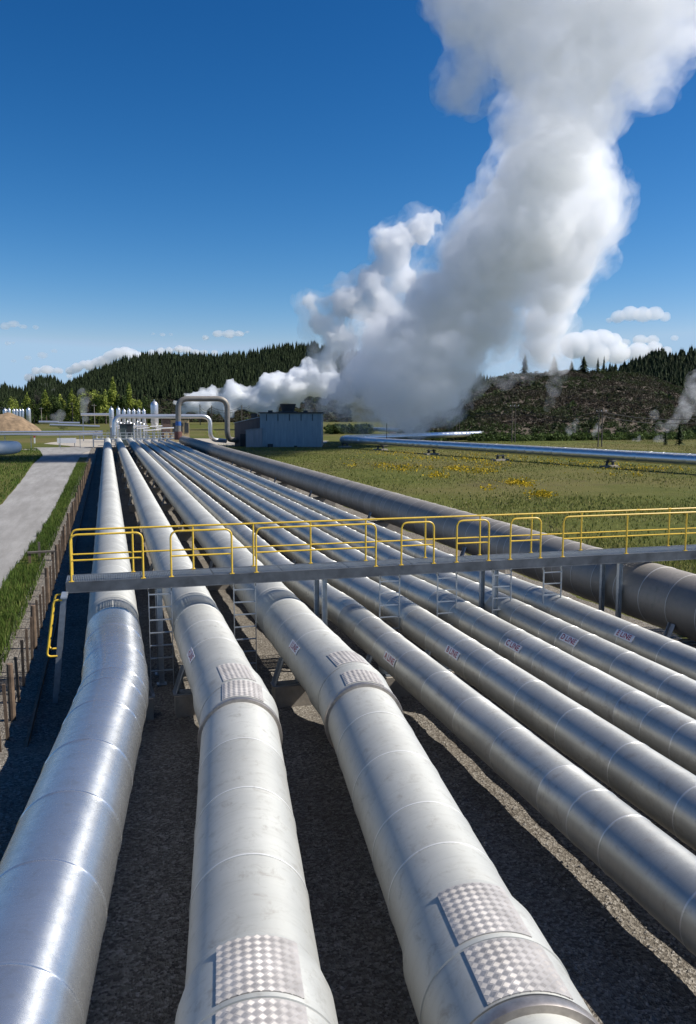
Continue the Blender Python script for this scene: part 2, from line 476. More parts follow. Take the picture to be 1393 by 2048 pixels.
# pipe beside the fence
t = empty('steam_pipe', 'bright silver steam pipe nearest the timber fence, leftmost of the row, bending left', 'pipe', (0, 0, GZ), 0, 'steam pipes running side by side')
t.location = (0, 0, 0)
h1 = hinge(S1, S1n)
bend = rounded([S1n.pt(4), Vector((0, h1, ZB)), S1.pt(30)], 12, 4)
pa = Path([S1n.pt(-14)] + bend + [S1.pt(FAR)])
sy = pa.s_at_y
ysplit = 18.02
clad(pa, RB, sy(ysplit), pa.s[-1], joint_list(sy(ysplit), 1.30, sy(ysplit), pa.s[-1], .12, 3), 48, 3).build('cladding', M['alu'], t, tone=True)
near_j = [sy(y) for y in (16.55, 15.15, 13.62, 13.1)] + [pa.s_at_y(S1n.pt(q).y) for q in (12.0, 10.53, 9.06, 7.62, 6.13, 4.7, 3.3, 1.9, .5)]
ns = clad(pa, RB + .006, 0, sy(ysplit) - .01, sorted(near_j), 96, 5, .009).build('bright_cladding', M['alu_shiny'], t, tone=True)
ns['label'] = 'newer mirror bright cladding at the near bend'

def curved_pipe(label, S, Sn, y_joint, sleeves, name_txt, name_y, name_a, seed, plates):
    t = empty('steam_pipe', label, 'pipe', (0, 0, 0), 0, 'steam pipes running side by side')
    h = hinge(S, Sn)
    pa = Path([Sn.pt(-14), Vector((S.x, h, ZB)), S.pt(FAR)]); hs = pa.s[1]
    sn = lambda y2: y2 + 14            # arc length of a point on the near run
    sf = lambda y: hs + (y - h)        # ... on the far run
    js = [sn(y) for y in y_joint] + joint_list(sf(15.0), 1.38, sf(14.3), pa.s[-1], .15, seed)
    clad(pa, RB, 0, pa.s[-1], sorted(js), 96, seed).build('cladding', M['alu'], t, tone=True)
    for (a, b, kind) in sleeves:
        mb = MB(); Rs = .583 if kind == 'hinge' else .600
        if kind == 'hinge':
            ss = [(sf(a + .42), RB + .004), (sf(a + .40), RB + .012), (sf(a + .02), Rs - .004), (sf(a), Rs + .003), (sf(a - .03), Rs), (hs + .02, Rs), (hs + .012, Rs + .007), (hs - .012, Rs + .007), (hs - .02, Rs), (sn(b + .08), Rs)]
            end = sn(b)
        else:
            mid = (a + b) / 2
            ss = [(sn(a + .26), RB + .004), (sn(a + .24), RB + .010), (sn(a + .02), Rs - .004), (sn(a), Rs), (sn(kind + .02), Rs), (sn(kind + .012), Rs + .012), (sn(kind - .03), Rs + .012), (sn(kind - .035), Rs), (sn(b + .08), Rs)]
            end = sn(b)
        ss = ss[::-1]
        sl_ = MB(); sweep(sl_, pa, [(s, r, .6) for s, r in ss], 96); so = sl_.build('joint_sleeve', M['alu'], t, tone=True)
        fl = MB(); sweep(fl, pa, [(end - .045, RB + .002, .4), (end - .045, Rs + .006, .4), (end - .03, Rs + .011, .4), (end + .045, Rs + .011, .4), (end + .06, Rs + .002, .4), (end + .066, RB + .008, .4)], 96)
        fl.build('end_band', M['band'], so)
    for q in plates: tread_plate(t, *q)
    line_label(t, S, name_y, name_a, RB, name_txt)
    return t
curved_pipe('thick matt grey chequer plated steam pipe left of the J LINE pipe', S2, S2n,
            (11.66, 10.24, 8.83, 7.41, 3.2, 1.8, .4), [(13.2, 11.62, 'hinge'), (5.95, 4.62, 5.42)], 'H LINE', 14.85, 147, 21,
            [(S2, 13.2, 12.42, 60, 110, .583), (S2n, 12.44, 11.72, 55, 114.5, .583), (S2n, 6.08, 5.45, 58, 118, .600), (S2n, 5.37, 4.72, 58, 118, .600)])
curved_pipe('thick matt grey steam pipe plated J LINE, with chequer plates over its joints', S3, S3n,
            (10.9, 9.55, 8.2, 7.35, 3.6, 2.2, .8), [(13.45, 12.02, 'hinge'), (6.45, 5.08, 5.82)], 'J LINE', 14.96, 150, 33,
            [(S3, 13.42, 12.76, 62, 115, .583), (S3n, 12.70, 12.13, 57, 115.5, .583), (S3n, 6.55, 5.86, 62, 119, .600), (S3n, 5.78, 5.18, 57, 118, .600)])
XA = [5.33, 6.59, 7.85, 9.05, 10.33]; DX = [.34, .32, .3, .27, .22]
for i, (x, nm, an) in enumerate(zip(XA, 'ABCDE', (160, 156, 150, 144, 146))):
    t = empty('steam_pipe', 'slim grey steam pipe with a white plate reading %s LINE' % nm, 'pipe', (0, 0, 0), 0, 'steam pipes running side by side')
    S = Seg(0, x, ZA)
    pa = Path([S.pt(-12), S.pt(19.2), Vector((x - DX[i], 25, ZA - .03)), Vector((x - DX[i], FAR, ZA))])
    js = joint_list(12 + 11.67 + .05 * i + (i % 3) * .4, 1.35, 0, pa.s[-1], .2, 50 + i)
    clad(pa, RA, 0, pa.s[-1], js, 64, 60 + i, .006).build('cladding', M['alu_small'], t, tone=True)
    line_label(t, S, 14.76, an, RA, nm + ' LINE')
t = empty('steam_pipe', 'widest dull brown grey pipe, rightmost of the row, beside the grass', 'pipe', (0, 0, 0), 0, 'steam pipes running side by side')
SBG = Seg(0, 12.75, -4.36)
pa = Path([SBG.pt(-5), SBG.pt(20), Vector((12.70, 60, -4.38)), Vector((12.55, 148.5, -4.45))])
clad(pa, .725, 0, pa.s[-1], joint_list(21.2, 1.02, 0, pa.s[-1], .05, 77), 80, 78, .007).build('cladding', M['alu_dull'], t, tone=True)

# ------------------------------------------------------------------ pipe supports
stations = [16.0, 27.5, 38.7, 51, 62.5, 73.5, 85, 96, 108, 120, 132, 143]
words_s = ['nearest one, just this side of the walkway', 'first one beyond the walkway'] + ['one of the row beyond the walkway'] * 10
for k, y in enumerate(stations):
    t = empty('pipe_support', 'concrete blocks with saddles under the pipes, ' + words_s[k], 'pipe support', (0, y, GZ), 0, 'supports under the steam pipes')
    mb = MB(); mb.box((12.75, 0, .27), (1.5, .6, .66)); mb.build('block', M['concrete'], t, smooth=0)
    for x in [0, 1.766, 3.67] + [a - (b if y > 22 else 0) for a, b in zip(XA, DX)]:
        mb = MB(); mb.box((x, 0, .2), (1.36 if x < 4 else 1.05, .42, .52)); mb.build('block', M['concrete'], t, smooth=0)
    for x, z, R in [(0, ZB, RB), (1.766, ZB, RB), (3.67, ZB, RB)] + [(a - (b if y > 22 else 0), ZA, RA) for a, b in zip(XA, DX)] + [(12.72, -4.37, .725)]:
        if y < 17 and x == 0: x -= 0
        cz = z - GZ; mb = MB(); top = cz - R * .42; ex = R * .92; zb = .60 if R > .7 else .46
        for sx in (-1, 1):
            mb.bar((x + sx * (ex + .16), -.05, zb), (x + sx * ex * .97, -.05, top), .14, .012)
            mb.bar((x + sx * (ex + .16), .05, zb), (x + sx * ex * .97, .05, top), .012, .12)
        mb.box((x, 0, zb + .012), (2 * ex + .42, .28, .024)); mb.box((x, 0, (zb + cz - R) / 2 + .01), (.9 * R, .02, max(.02, cz - R - zb)))
        mb.build('saddle', M['galv'], t, smooth=0)

# ------------------------------------------------------------------ walkway
FZ, Y0, Y1, XL, XR = -3.386, 17.80, 18.66, -.90, 17.4
wk = empty('walkway', 'raised grated steel walkway with yellow handrails crossing over the pipes', 'walkway', (0, 0, 0))
xb = XL
while xb < XR:                       # grating panels, real bars
    xe = min(xb + 1.5, XR); mb = MB(); n = int((xe - xb) / .035)
    for i in range(n): mb.box((xb + .016 + i * .035, (Y0 + Y1) / 2, FZ - .011), (.006, Y1 - Y0 - .14, .020))
    for j in range(9): mb.box(((xb + xe) / 2, Y0 + .10 + j * .0825, FZ - .005), (xe - xb - .01, .008, .008))
    for j in (0, 1): mb.box(((xb + xe) / 2, (Y0 + .066, Y1 - .066)[j], FZ - .016), (xe - xb - .012, .006, .034))
    mb.build('grating_panel', M['galv_light'], wk, smooth=0); xb = xe
for (y, sgn) in ((Y0, 1), (Y1, -1)):
    mb = MB(); zc = FZ - .105; ln = XR - XL; xm = (XL + XR) / 2
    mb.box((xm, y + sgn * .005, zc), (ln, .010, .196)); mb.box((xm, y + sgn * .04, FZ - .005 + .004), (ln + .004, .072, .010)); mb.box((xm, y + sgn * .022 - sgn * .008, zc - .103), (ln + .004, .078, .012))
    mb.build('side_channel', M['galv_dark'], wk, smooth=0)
mb = MB(); mb.box((XL + .003, (Y0 + Y1) / 2, FZ - .105), (.01, Y1 - Y0 - .03, .19)); mb.build('end_plate', M['galv'], wk, smooth=0)
for x in (.95, 4.5, 8.62, 11.93, 15.4):
    for y in (Y0 + .06, Y1 - .06):
        mb = MB(); zt = FZ - .215; zm = (zt + GZ) / 2; hgt = zt - GZ
        mb.box((x - .048, y, zm), (.008, .10, hgt)); mb.box((x + .048, y, zm), (.008, .10, hgt)); mb.box((x, y, zm), (.088, .007, hgt)); mb.box((x, y, GZ + .085), (.2, .2, .012))
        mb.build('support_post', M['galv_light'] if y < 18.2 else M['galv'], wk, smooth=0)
PR = .021; TOP = .965; MID = .44
def hoop(parent, x0, x1, y, mids=(), open_r=False, toprail=TOP):
    zt = FZ + toprail; mb = MB()
    pts = [(x0, y, FZ), (x0, y, zt), (x1, y, zt)] + ([] if open_r else [(x1, y, FZ)])
    mb.tube(rounded(pts, .16, 6), PR, 10); mb.tube([(x0, y, FZ + MID), (x1, y, FZ + MID)], PR * .85, 8)
    for x in mids: mb.tube([(x, y, FZ), (x, y, zt - .01)], PR, 10)
    for x in [x0] + list(mids) + ([] if open_r else [x1]): mb.box((x, y, FZ + .012), (.10, .07, .012))
    return mb.build('guard_hoop', M['yellow'], parent)
for x0, x1, mids in [(-.79, .63, ()), (1.2, 2.47, ()), (2.99, 5.68, ()), (6.28, 7.06, ()), (7.62, 8.42, ()), (8.97, 9.75, ())]:
    hoop(wk, x0, x1, Y0 + .04, mids)
hoop(wk, 10.34, XR, Y0 + .04, (12.07, 13.75, 15.5, 17.2), True)
mb = MB(); yr = Y1 - .04; zt = FZ + TOP
mb.tube(rounded([(-.80, yr, FZ), (-.80, yr, zt), (XR, yr, zt)], .16, 6), PR, 10); mb.tube([(-.80, yr, FZ + MID), (XR, yr, FZ + MID)], PR * .85, 8)
for x in (.45, 1.73, 3.06, 4.37, 5.68, 7.15, 8.55, 9.92, 11.29, 13.83, 15.3, 16.8):
    mb.tube([(x, yr, FZ), (x, yr, zt - .01)], PR, 10); mb.box((x, yr, FZ + .012), (.09, .07, .012))
for x in (12.9, 13.83): mb.tube([(x - .04, yr, zt), (x + .04, yr, zt)], PR * 1.35, 10)
mb.build('rear_handrail', M['yellow'], wk)
for x, zb in [(.955, GZ + .03), (2.72, GZ + .03), (5.98, GZ + .03), (7.36, GZ + .03), (8.73, GZ + .03), (10.04, -4.47)]:
    la = None
    for sx in (-1, 1):
        mb = MB(); mb.box((x + sx * .232, Y0 - .05, (FZ - .20 + zb) / 2), (.014, .05, FZ - .20 - zb)); mb.box((x + sx * .232, Y0 - .03, FZ - .235), (.016, .09, .06))
        if la is None: la = mb.build('ladder', M['galv_light'], wk, smooth=0)
        else: mb.build('stile', M['galv_light'], la, smooth=0)
    z = FZ - .33
    while z > zb + .1:
        mb = MB(); mb.box((x, Y0 - .05, z), (.45, .032, .022)); mb.build('rung', M['galv_light'], la, smooth=0); z -= .272
# end ladder with yellow loop handrails
el = None
for y in (17.28, 17.86):
    mb = MB(); mb.bar((-.93, y, FZ - .22), (-1.16, y, GZ + .05), .012, .10)
    e = mb.build('end_ladder' if el is None else 'stile', M['galv'], wk if el is None else el, smooth=0)
    if el is None: el = e
    mb = MB(); mb.tube(rounded([(-.95, y, FZ - .24), (-1.11, y, FZ - .24), (-1.28, y, FZ - 1.36), (-1.08, y, FZ - 1.36)], .11, 6), PR, 10); mb.build('loop_handrail', M['yellow'], el)
for k in range(7):
    z = FZ - .45 - .25 * k; x = -.96 - .23 * (FZ - .22 - z) / 1.85
    mb = MB(); mb.tube([(x, 17.3, z), (x, 17.84, z)], .014, 6); mb.build('rung', M['dark'], el)
mb = MB(); mb.box((-.92, 17.55, FZ - .2), (.12, .62, .03)); mb.build('landing_bracket', M['galv_light'], el, smooth=0)

# ------------------------------------------------------------------ fence by the road
fe = empty('post_and_wire_fence', 'weathered timber post and wire fence between the road verge and the pipes', 'fence', (0, 0, 0))
FX = -1.87
y = 6.3; k = 0
while y < 97:
    if k % 5 == 0:
        hh = rnd.uniform(1.08, 1.18); R = Matrix.Rotation(rnd.uniform(-.03, .03), 3, 'Y') @ Matrix.Rotation(rnd.uniform(-.03, .03), 3, 'X')
        mb = MB(); prof = [(.062, -.1), (.064, hh * .5), (.058, hh - .01), (.05, hh)]; mb.lathe(prof, (0, 0, 0), 10)
        mb.v = [tuple(R @ Vector(p) + Vector((FX, y, GZ))) for p in mb.v]; mb.build('post', M['timber'], fe)
    else:
        mb = MB(); hh = rnd.uniform(.94, 1.06); R = Matrix.Rotation(rnd.uniform(-.04, .04), 3, 'Y') @ Matrix.Rotation(rnd.uniform(-.04, .04), 3, 'X')
        mb.box(Vector((FX + .02, y, GZ + .03)) + R @ Vector((0, 0, hh / 2)), (.055, .042, hh), R); mb.build('batten', M['timber'], fe, smooth=0)
    y += 1.02; k += 1
for z in (.12, .32, .54, .76, .95):
    mb = MB(); mb.tube([(FX - .045, yy, GZ + z) for yy in (6, 30, 60, 97)], .0035, 4); mb.build('wire', M['wire'], fe)
mb = MB(); mb.bar((-1.49, -14, GZ + .07), (-1.49, 150, GZ + .07), .05, .2); tag(mb.build('timber_edging', M['timber'], smooth=0), 'long low timber board edging the gravel beside the fence', 'edging')
t = empty('timber_stile', 'low grey timber box frame with a plank beside the fence at the road edge', 'timber frame', (-2.62, 34.7, GZ), .1)
mb = MB(); mb.box((0, 0, .42), (1.0, .22, .06)); mb.build('plank', M['pole'], t, smooth=0)
for sx in (-.42, .42):
    mb = MB(); mb.box((sx, 0, .19), (.1, .16, .40)); mb.build('leg', M['timber'], t, smooth=0)
mb = MB(); mb.box((-.05, .5, .36), (.09, .09, .75)); mb.build('post', M['pole'], t, smooth=0)

# ------------------------------------------------------------------ far left: pale pipe, silver pipes, mound, plant
def atd(u, v, d): return Vector(ray(u, v)) * d
def tube_thing(name, label, cat, pts, r, mat, R=1.0, seg=16, group=None, n=6):
    mb = MB(); mb.tube(rounded(pts, R, n) if R else pts, r, seg)
    return tag(mb.build(name, mat), label, cat, group)

tube_thing('pale_pipe', 'thick pale cream pipe bending in a U beside the road', 'pipe',
           [(-32, 96, -4.25), (-11.7, 113.5, -4.25), (-11.3, 118.5, -4.25), (-40, 129, -4.25)], .78, M['pale'], 2.2, 24)
for k, (x, y) in enumerate([(-14.2, 111.35), (-18, 108.1), (-23, 103.8)]):
    mb = MB(); mb.box((0, 0, .25), (1.3, .7, .5)); o = mb.build('pipe_support', M['concrete'], smooth=0); o.location = (x, y, GZ)
    tag(o, 'low concrete block carrying the pale cream pipe beside the road', 'pipe support', 'blocks under the pale pipe')
for Y, v, r, lab in ((152, 868.6, .22, 'nearer of the two thin silver pipes crossing behind the road end'), (159, 863.6, .20, 'farther of the two thin silver pipes crossing behind the road end')):
    a, b = at(-120, v + 1.5, Y), at(206, v - .3, Y)
    mb = MB(); L_ = (b - a).length; n = int(L_ / 1.1)
    for k in range(n):
        p = a + (b - a) * k / n; q = a + (b - a) * (k + 1) / n; mb.tube([p, p + (q - p) * .06, p + (q - p) * .061, q], [r * 1.07, r * 1.07, r, r], 14, False)
    t = tag(mb.build('silver_pipe', M['silver']), lab, 'pipe')
    for u in (10, 62, 120, 160, 186):
        p = at(u, v, Y); mb = MB(); mb.bar((p.x, Y, p.z - r), (p.x, Y, GZ), .09, .09); mb.build('prop', M['galv'], t, smooth=0)
def lumpy(name, mat, c, rx, ry, h, seed, n=28):
    V, Fc = [], []
    for j in range(n):
        for i in range(n):
            a, b = i / (n - 1) * 2 - 1, j / (n - 1) * 2 - 1; d = math.hypot(a, b)
            z = max(0, 1 - d ** 1.5) ** .9 * h
            z += noise.noise(Vector((a * 3 + seed, b * 3, 1))) * .12 * h * max(0, 1 - d) * 2 + noise.noise(Vector((a * 9, b * 9 + seed, 2))) * .04 * h * max(0, 1 - d)
            V.append((c[0] + a * rx, c[1] + b * ry, GZ - .05 + z))
    for j in range(n - 1):
        for i in range(n - 1): Fc.append((j * n + i, j * n + i + 1, (j + 1) * n + i + 1, (j + 1) * n + i))
    return np_mesh(name, V, Fc, mat, smooth=True)
M['sand'] = simple('brown_sand', (.21, .145, .085), .95, 0, .45, .7, .9, 2)
p = at(14, 860, 262); tag(lumpy('sand_mound', M['sand'], (p.x, 262), 10.3, 9, 6.2, 3), 'heaped brown sand mound at the far left', 'mound')

def vessel(name, label, u, vtop, vbot, wpx, Y, group):
    pt, pb = at(u, vtop, Y), at(u, vbot, Y); d = Vector(ray(u, vtop)); r = wpx / 2 * (Y / d.y) / F
    z0, z1 = max(pb.z, GZ), pt.z
    t = empty(name, label, 'vessel', (pt.x, Y, z0), 0, group); h = z1 - z0
    mb = MB(); prof = [(r, h * .28), (r, h - r * 1.2)] + [(r * math.cos(a), h - r * 1.2 + r * 1.2 * math.sin(a)) for a in (.4, .8, 1.15, 1.45)]
    mb.lathe([(r * .3, h * .18), (r * .75, h * .22)] + prof, (0, 0, 0), 20); mb.build('shell', M['silver'], t)
    mb = MB(); mb.tube([(0, 0, h - .02), (0, 0, h + .28)], r * .16, 8); mb.build('nozzle', M['silver'], t)
    for k in range(3):
        a = k * 2.1 + .3; mb = MB(); mb.bar((r * .8 * math.cos(a), r * .8 * math.sin(a), h * .3), (r * .85 * math.cos(a), r * .85 * math.sin(a), min(0, GZ - z0)), .14, .14); mb.build('leg', M['galv'], t, smooth=0)
    mb = MB(); mb.lathe([(r * 1.03, h * .6), (r * 1.04, h * .61), (r * 1.03, h * .62)], (0, 0, 0), 20); mb.build('stiffening_ring', M['band'], t)
vessel('separator_vessel', 'tall slim silver separator vessel at the left end of the plant row', 223, 815, 866, 9.5, 182, 'silver vessels at the plant')
vessel('separator_vessel', 'second slim silver vessel from the left in the plant row', 237, 815, 866, 8, 183, 'silver vessels at the plant')
for k, u in enumerate((248, 258, 267.7, 277.7, 287.8)):
    vessel('separator_vessel', 'short domed silver vessel in the plant row, %s of five equal ones' % ('leftmost', 'second', 'middle one', 'fourth from left', 'rightmost')[k], u, 818.5, 866, 7.6, 185, 'silver vessels at the plant')
vessel('flash_vessel', 'tallest silver vessel with rounded top, standing right of the plant row', 309, 802, 868, 15, 172, None)
for k, (u, vt, wp) in enumerate([(10, 817, 8), (18.5, 817, 7), (28, 818, 6), (33.5, 818, 6), (40, 818, 6), (45.5, 818, 6), (57, 815.5, 9)]):
    vessel('separator_vessel', 'far silver vessel showing above the sand mound, %s from the left' % ('first', 'second', 'third', 'fourth', 'fifth', 'sixth', 'seventh')[k], u, vt, 858, wp, 330, 'silver vessels behind the mound')

def loop_pipe(name, label, px, Y, r, mat, R=.9):
    pts = [at(u, v, Y + dy) for u, v, dy in px]
    t = tube_thing(name, label, 'pipe', pts, r, mat, R, 20)
    return t
loop_pipe('expansion_loop', 'long low silver pipe arching over the plant with bent ends', [(229, 874, 2), (229, 832.5, 2), (421, 832.5, 2), (421, 879, 2), (452, 882, 4)], 152, .38, M['silver'], 1.5)
el_ = loop_pipe('expansion_loop', 'tall square grey brown pipe loop with a blue band beyond the widest pipe', [(357, 874, 0), (357, 797.5, 0), (455, 797.5, 0), (455, 878, 0), (476, 881, 4)], 149, .47, M['alu_dull'], 1.7)
p = at(357, 847, 149); mb = MB(); mb.tube([(p.x, 149, p.z - .35), (p.x, 149, p.z + .35)], .485, 20); mb.build('blue_band', M['blue'], el_)
p = at(357, 876, 149); mb = MB(); mb.tube([(p.x, 149, p.z - .3), (p.x, 149, p.z + 1.1)], .66, 20); mb.build('red_flange', M['rust'], el_)
tube_thing('header_pipe', 'thin white horizontal pipe leading left from the plant vessels', 'pipe', [at(162, 829, 190), at(226, 829, 190)], .28, M['silver'], 0, 12)
p = at(166, 829, 190); mb = MB(); mb.bar((p.x, 190, p.z), (p.x, 190, GZ), .18, .18); tag(mb.build('pipe_post', M['galv'], smooth=0), 'single steel post under the left end of the white horizontal pipe', 'post')
# valve gallery over the pipe ends
ga = empty('valve_gallery', 'grey steel valve platform with railings over the far pipe ends', 'platform', (5.2, 152, GZ))
gz_ = 1.0; zd = at(220, 878.5, 151.5).z - GZ
mb = MB(); mb.box((-.2, .6, zd), (14.8, 2.6, .16)); mb.build('deck', M['galv_light'], ga, smooth=0)
for sx in np.linspace(-7.5, 7.1, 6):
    for sy in (-.6, 1.8): mb = MB(); mb.bar((sx, sy, 0), (sx, sy, zd), .14, .14); mb.build('support_post', M['galv_light'], ga, smooth=0)
for sy in (-.65, 1.85):
    mb = MB()
    for zz in (.55, 1.05): mb.tube([(-7.5, sy, zd + zz), (7.1, sy, zd + zz)], .03, 6)
    for sx in np.linspace(-7.5, 7.1, 14): mb.tube([(sx, sy, zd), (sx, sy, zd + 1.05)], .03, 6)
    mb.build('railing', M['galv_light'], ga)
rr = random.Random(5)
for k in range(15):
    x = -7.0 + k * .98; h = rr.uniform(.7, 1.8); t = empty('valve', 'small grey valve with handwheel on the far platform among the pipe ends', 'valve', (5.2 + x, 153.2 + rr.uniform(-.6, .9), GZ + zd - .1), 0, 'valves on the platform')
    mb = MB(); mb.lathe([(.28, 0), (.28, .3), (.14, .35), (.14, .6), (.24, .62), (.24, .7), (.05, .72), (.05, h)], (0, 0, 0), 10); mb.build('body', M['alu_small'], t)
    mb = MB(); mb.tube([(.24 * math.cos(a), .24 * math.sin(a), h) for a in np.linspace(0, 2 * PI, 12, endpoint=False)], .03, 5, closed=True); mb.build('handwheel', M['dark'], t)
# inverted U drain pipes between the vessels
for k in range(9):
    u = 236 + k * 6.6; p = at(u, 868, 176); q = at(u + 5.5, 868, 178); zt_ = at(u, 842 + (k % 3) * 2.5, 176).z
    tube_thing('riser_pipe', 'thin silver inverted U pipe in front of the plant vessels', 'pipe', [(p.x, 176, GZ), (p.x, 176, zt_), (q.x, 178, zt_ - .2), (q.x, 178, GZ)], .13, M['silver'], .35, 8, 'small risers before the vessels', 4)
for k in range(8):
    p = at(222 + k * 13, 853 + (k % 3) * 4, 170)
    tube_thing('cross_pipe', 'short thin silver pipe running across between the plant vessels', 'pipe', [p, p + Vector((2.4 + (k % 2), .6, .1))], .11 + .04 * (k % 2), M['silver'], 0, 8, 'cross pipes at the plant')
def box_thing(name, label, cat, u0, u1, vt, Y, depth, mat, parts=()):
    a, b = at(u0, vt, Y), at(u1, vt, Y); h = a.z - GZ
    t = empty(name, label, cat, ((a.x + b.x) / 2, Y, GZ)); wd = b.x - a.x
    return t, wd, h
t, wd, h = box_thing('equipment_cabin', 'dark green grey cabin with flat roof behind the gallery railing', 'cabin', 240, 267, 849, 160, 3, None)
mb = MB(); mb.box((0, 1.2, h / 2), (wd, 2.4, h)); M['cabin'] = simple('dark_green_cabin', (.05, .075, .075), .6); mb.build('wall', M['cabin'], t, smooth=0)
mb = MB(); mb.box((0, 1.2, h + .05), (wd + .3, 2.7, .1)); mb.build('roof', M['dark'], t, smooth=0)
mb = MB(); mb.box((.5, -.03, h - .9), (.8, .05, 1.7)); mb.build('door', M['dark'], t, smooth=0)
t, wd, h = box_thing('control_hut', 'brown and tan weatherboard hut behind the tall grey pipe loop', 'hut', 325, 379, 838, 176, 4, None)
M['hut_b'] = simple('brown_boards', (.13, .085, .07), .8, 0, .2, 3); M['hut_t'] = simple('tan_boards', (.42, .33, .18), .8, 0, .15, 3)
mb = MB(); mb.box((-wd * .35, 2, h / 2), (wd * .3, 4, h)); mb.build('brown_wall', M['hut_b'], t, smooth=0)
mb = MB(); mb.box((wd * .15, 2.1, h / 2 - .1), (wd * .7, 3.8, h - .2)); mb.build('tan_wall', M['hut_t'], t, smooth=0)
mb = MB(); mb.box((0, 2, h + .06), (wd + .5, 4.5, .12)); mb.build('roof', M['dark'], t, smooth=0)
for k, x in enumerate((-.05, .18, .4)):
    mb = MB(); mb.box((wd * x, .16, h * .62), (wd * .14, .06, h * .42)); f = mb.build('window', M['dark'], t, smooth=0)
mb = MB(); mb.box((-wd * .35, -.03, 1.0), (1.0, .06, 2.0)); mb.build('door', M['hut_t'], t, smooth=0)
p = onz(70, 886.5, GZ); t = empty('marker_post', 'white marker post with a red top beside the far end of the road', 'marker post', (p.x, p.y, GZ))
mb = MB(); mb.box((0, 0, .55), (.28, .12, 1.1)); mb.build('post', M['white'], t, smooth=0); mb = MB(); mb.box((0, 0, 1.35), (.34, .14, .5)); mb.build('red_top', M['red'], t, smooth=0)
p = at(134, 884, 158); t = empty('notice_board', 'blank white notice board on two legs by the crossing silver pipes', 'sign', (p.x, 158, GZ))
mb = MB(); mb.box((0, 0, 1.1), (3.2, .06, .9)); mb.build('board', M['white'], t, smooth=0)
for sx in (-1.3, 1.3): mb = MB(); mb.box((sx, .08, .6), (.1, .08, 1.2)); mb.build('leg', M['galv'], t, smooth=0)
for (u0, v0, u1, v1, Y, r) in [(78, 844.5, 118, 845, 300, .55), (118, 846, 160, 846.5, 320, .5), (100, 850, 200, 853, 290, .45)]:
    tube_thing('far_pipe', 'far thin silver pipe lying beyond the mound, %s' % {300: 'leftmost bright length', 320: 'bright length ending near the lone bush', 290: 'lower grey length running right'}[Y], 'pipe', [at(u0, v0, Y), at(u1, v1, Y)], r, M['silver'], 0, 10)

# ------------------------------------------------------------------ cooling tower building
def corrugated(name, col):
    m = NT(name); c = m.coord(); wv = m.n('ShaderNodeTexWave', bands_direction='X'); wv.inputs['Scale'].default_value = 1.6; m.l(c, wv.inputs['Vector'])
    st = m.noise(1.2, 5, .7, m.coord((2.5, 2.5, .25)))
    m.set(Base_Color=m.ramp(st, [(.3, tuple(x * .8 for x in col)), (.7, tuple(x * 1.15 for x in col))]), Roughness=.65); m.bump(wv.outputs[0], .1, .03); return m.m
M['wall_blue'] = corrugated('blue_grey_cladding', (.25, .31, .335)); M['wall_lilac'] = corrugated('grey_cladding', (.30, .285, .285)); M['wall_brown'] = corrugated('brown_cladding', (.17, .135, .12))
bp = onz(521, 894, GZ); bp.z = GZ
bd = empty('cooling_tower', 'windowless blue grey cooling tower building with a flared black fan stack', 'building', bp, -YAW)
W_, H_, D_ = 10.75, 5.87, 9.4
mb = MB(); mb.box((W_ / 2, D_ / 2, H_ / 2), (W_, D_, H_)); mb.build('wall', M['wall_blue'], bd, smooth=0)
rf = MB().box((W_ / 2, D_ / 2, H_ + .09), (W_ + .5, D_ + .5, .22)).build('roof', M['dark'], bd, smooth=0)
for x in (1.15, 3.15, 5.15, 7.2, 9.2): MB().box((x, -.04, H_ - .72), (.12, .07, 1.15)).build('eave_bracket', M['dark'], bd, smooth=0)
MB().lathe([(1.55, 0), (1.55, .16), (1.08, .2), (1.45, 1.45), (1.38, 1.45), (1.0, .3)], (4.75, 2.4, H_ + .2), 28).build('fan_stack', M['dark'], rf)
for x in (1.7, 7.9): MB().box((x, 1.6, H_ + .35), (.75, .75, .34)).build('roof_vent', M['dark'], rf, smooth=0)
m_ = MB(); m_.add([(-2.45, -.5, 0), (.35, -.5, 0), (.35, 2.2, 0), (-2.45, 2.2, 0), (-2.45, -.5, 2.9), (.35, -.5, 3.25), (.35, 2.2, 3.25), (-2.45, 2.2, 2.9)], [(0, 1, 5, 4), (1, 2, 6, 5), (2, 3, 7, 6), (3, 0, 4, 7), (4, 5, 6, 7)])
an = m_.build('annexe', M['wall_lilac'], bd, smooth=0)
MB().bar((-2.6, .85, 2.95), (.45, .85, 3.33), 3.0, .08).build('annexe_roof', M['galv'], an, smooth=0)
MB().box((-2.50, .8, 1.0), (.08, .9, 2.0)).build('door', M['dark'], an, smooth=0)
m_ = MB(); m_.add([(-4.9, 3.2, 0), (-.02, 3.2, 0), (-.02, 8.6, 0), (-4.9, 8.6, 0), (-4.9, 3.2, 4.1), (-.02, 3.2, 5.2), (-.02, 8.6, 5.2), (-4.9, 8.6, 4.1)], [(0, 1, 5, 4), (1, 2, 6, 5), (2, 3, 7, 6), (3, 0, 4, 7), (4, 5, 6, 7)])
wg = m_.build('side_wing', M['wall_brown'], bd, smooth=0); MB().bar((-5.1, 5.9, 4.15), (.0, 5.9, 5.3), 5.7, .1).build('wing_roof', M['galv_light'], wg, smooth=0)
MB().box((-1.5, 5.2, 5.4), (1.1, 1.2, .9)).build('roof_tank', M['dark'], wg, smooth=0)
MB().box((-3.4, 3.16, 1.1), (1.0, .06, 2.2)).build('door', M['dark'], wg, smooth=0); MB().box((-1.7, 3.16, 2.2), (1.0, .06, .9)).build('window', M['dark'], wg, smooth=0)
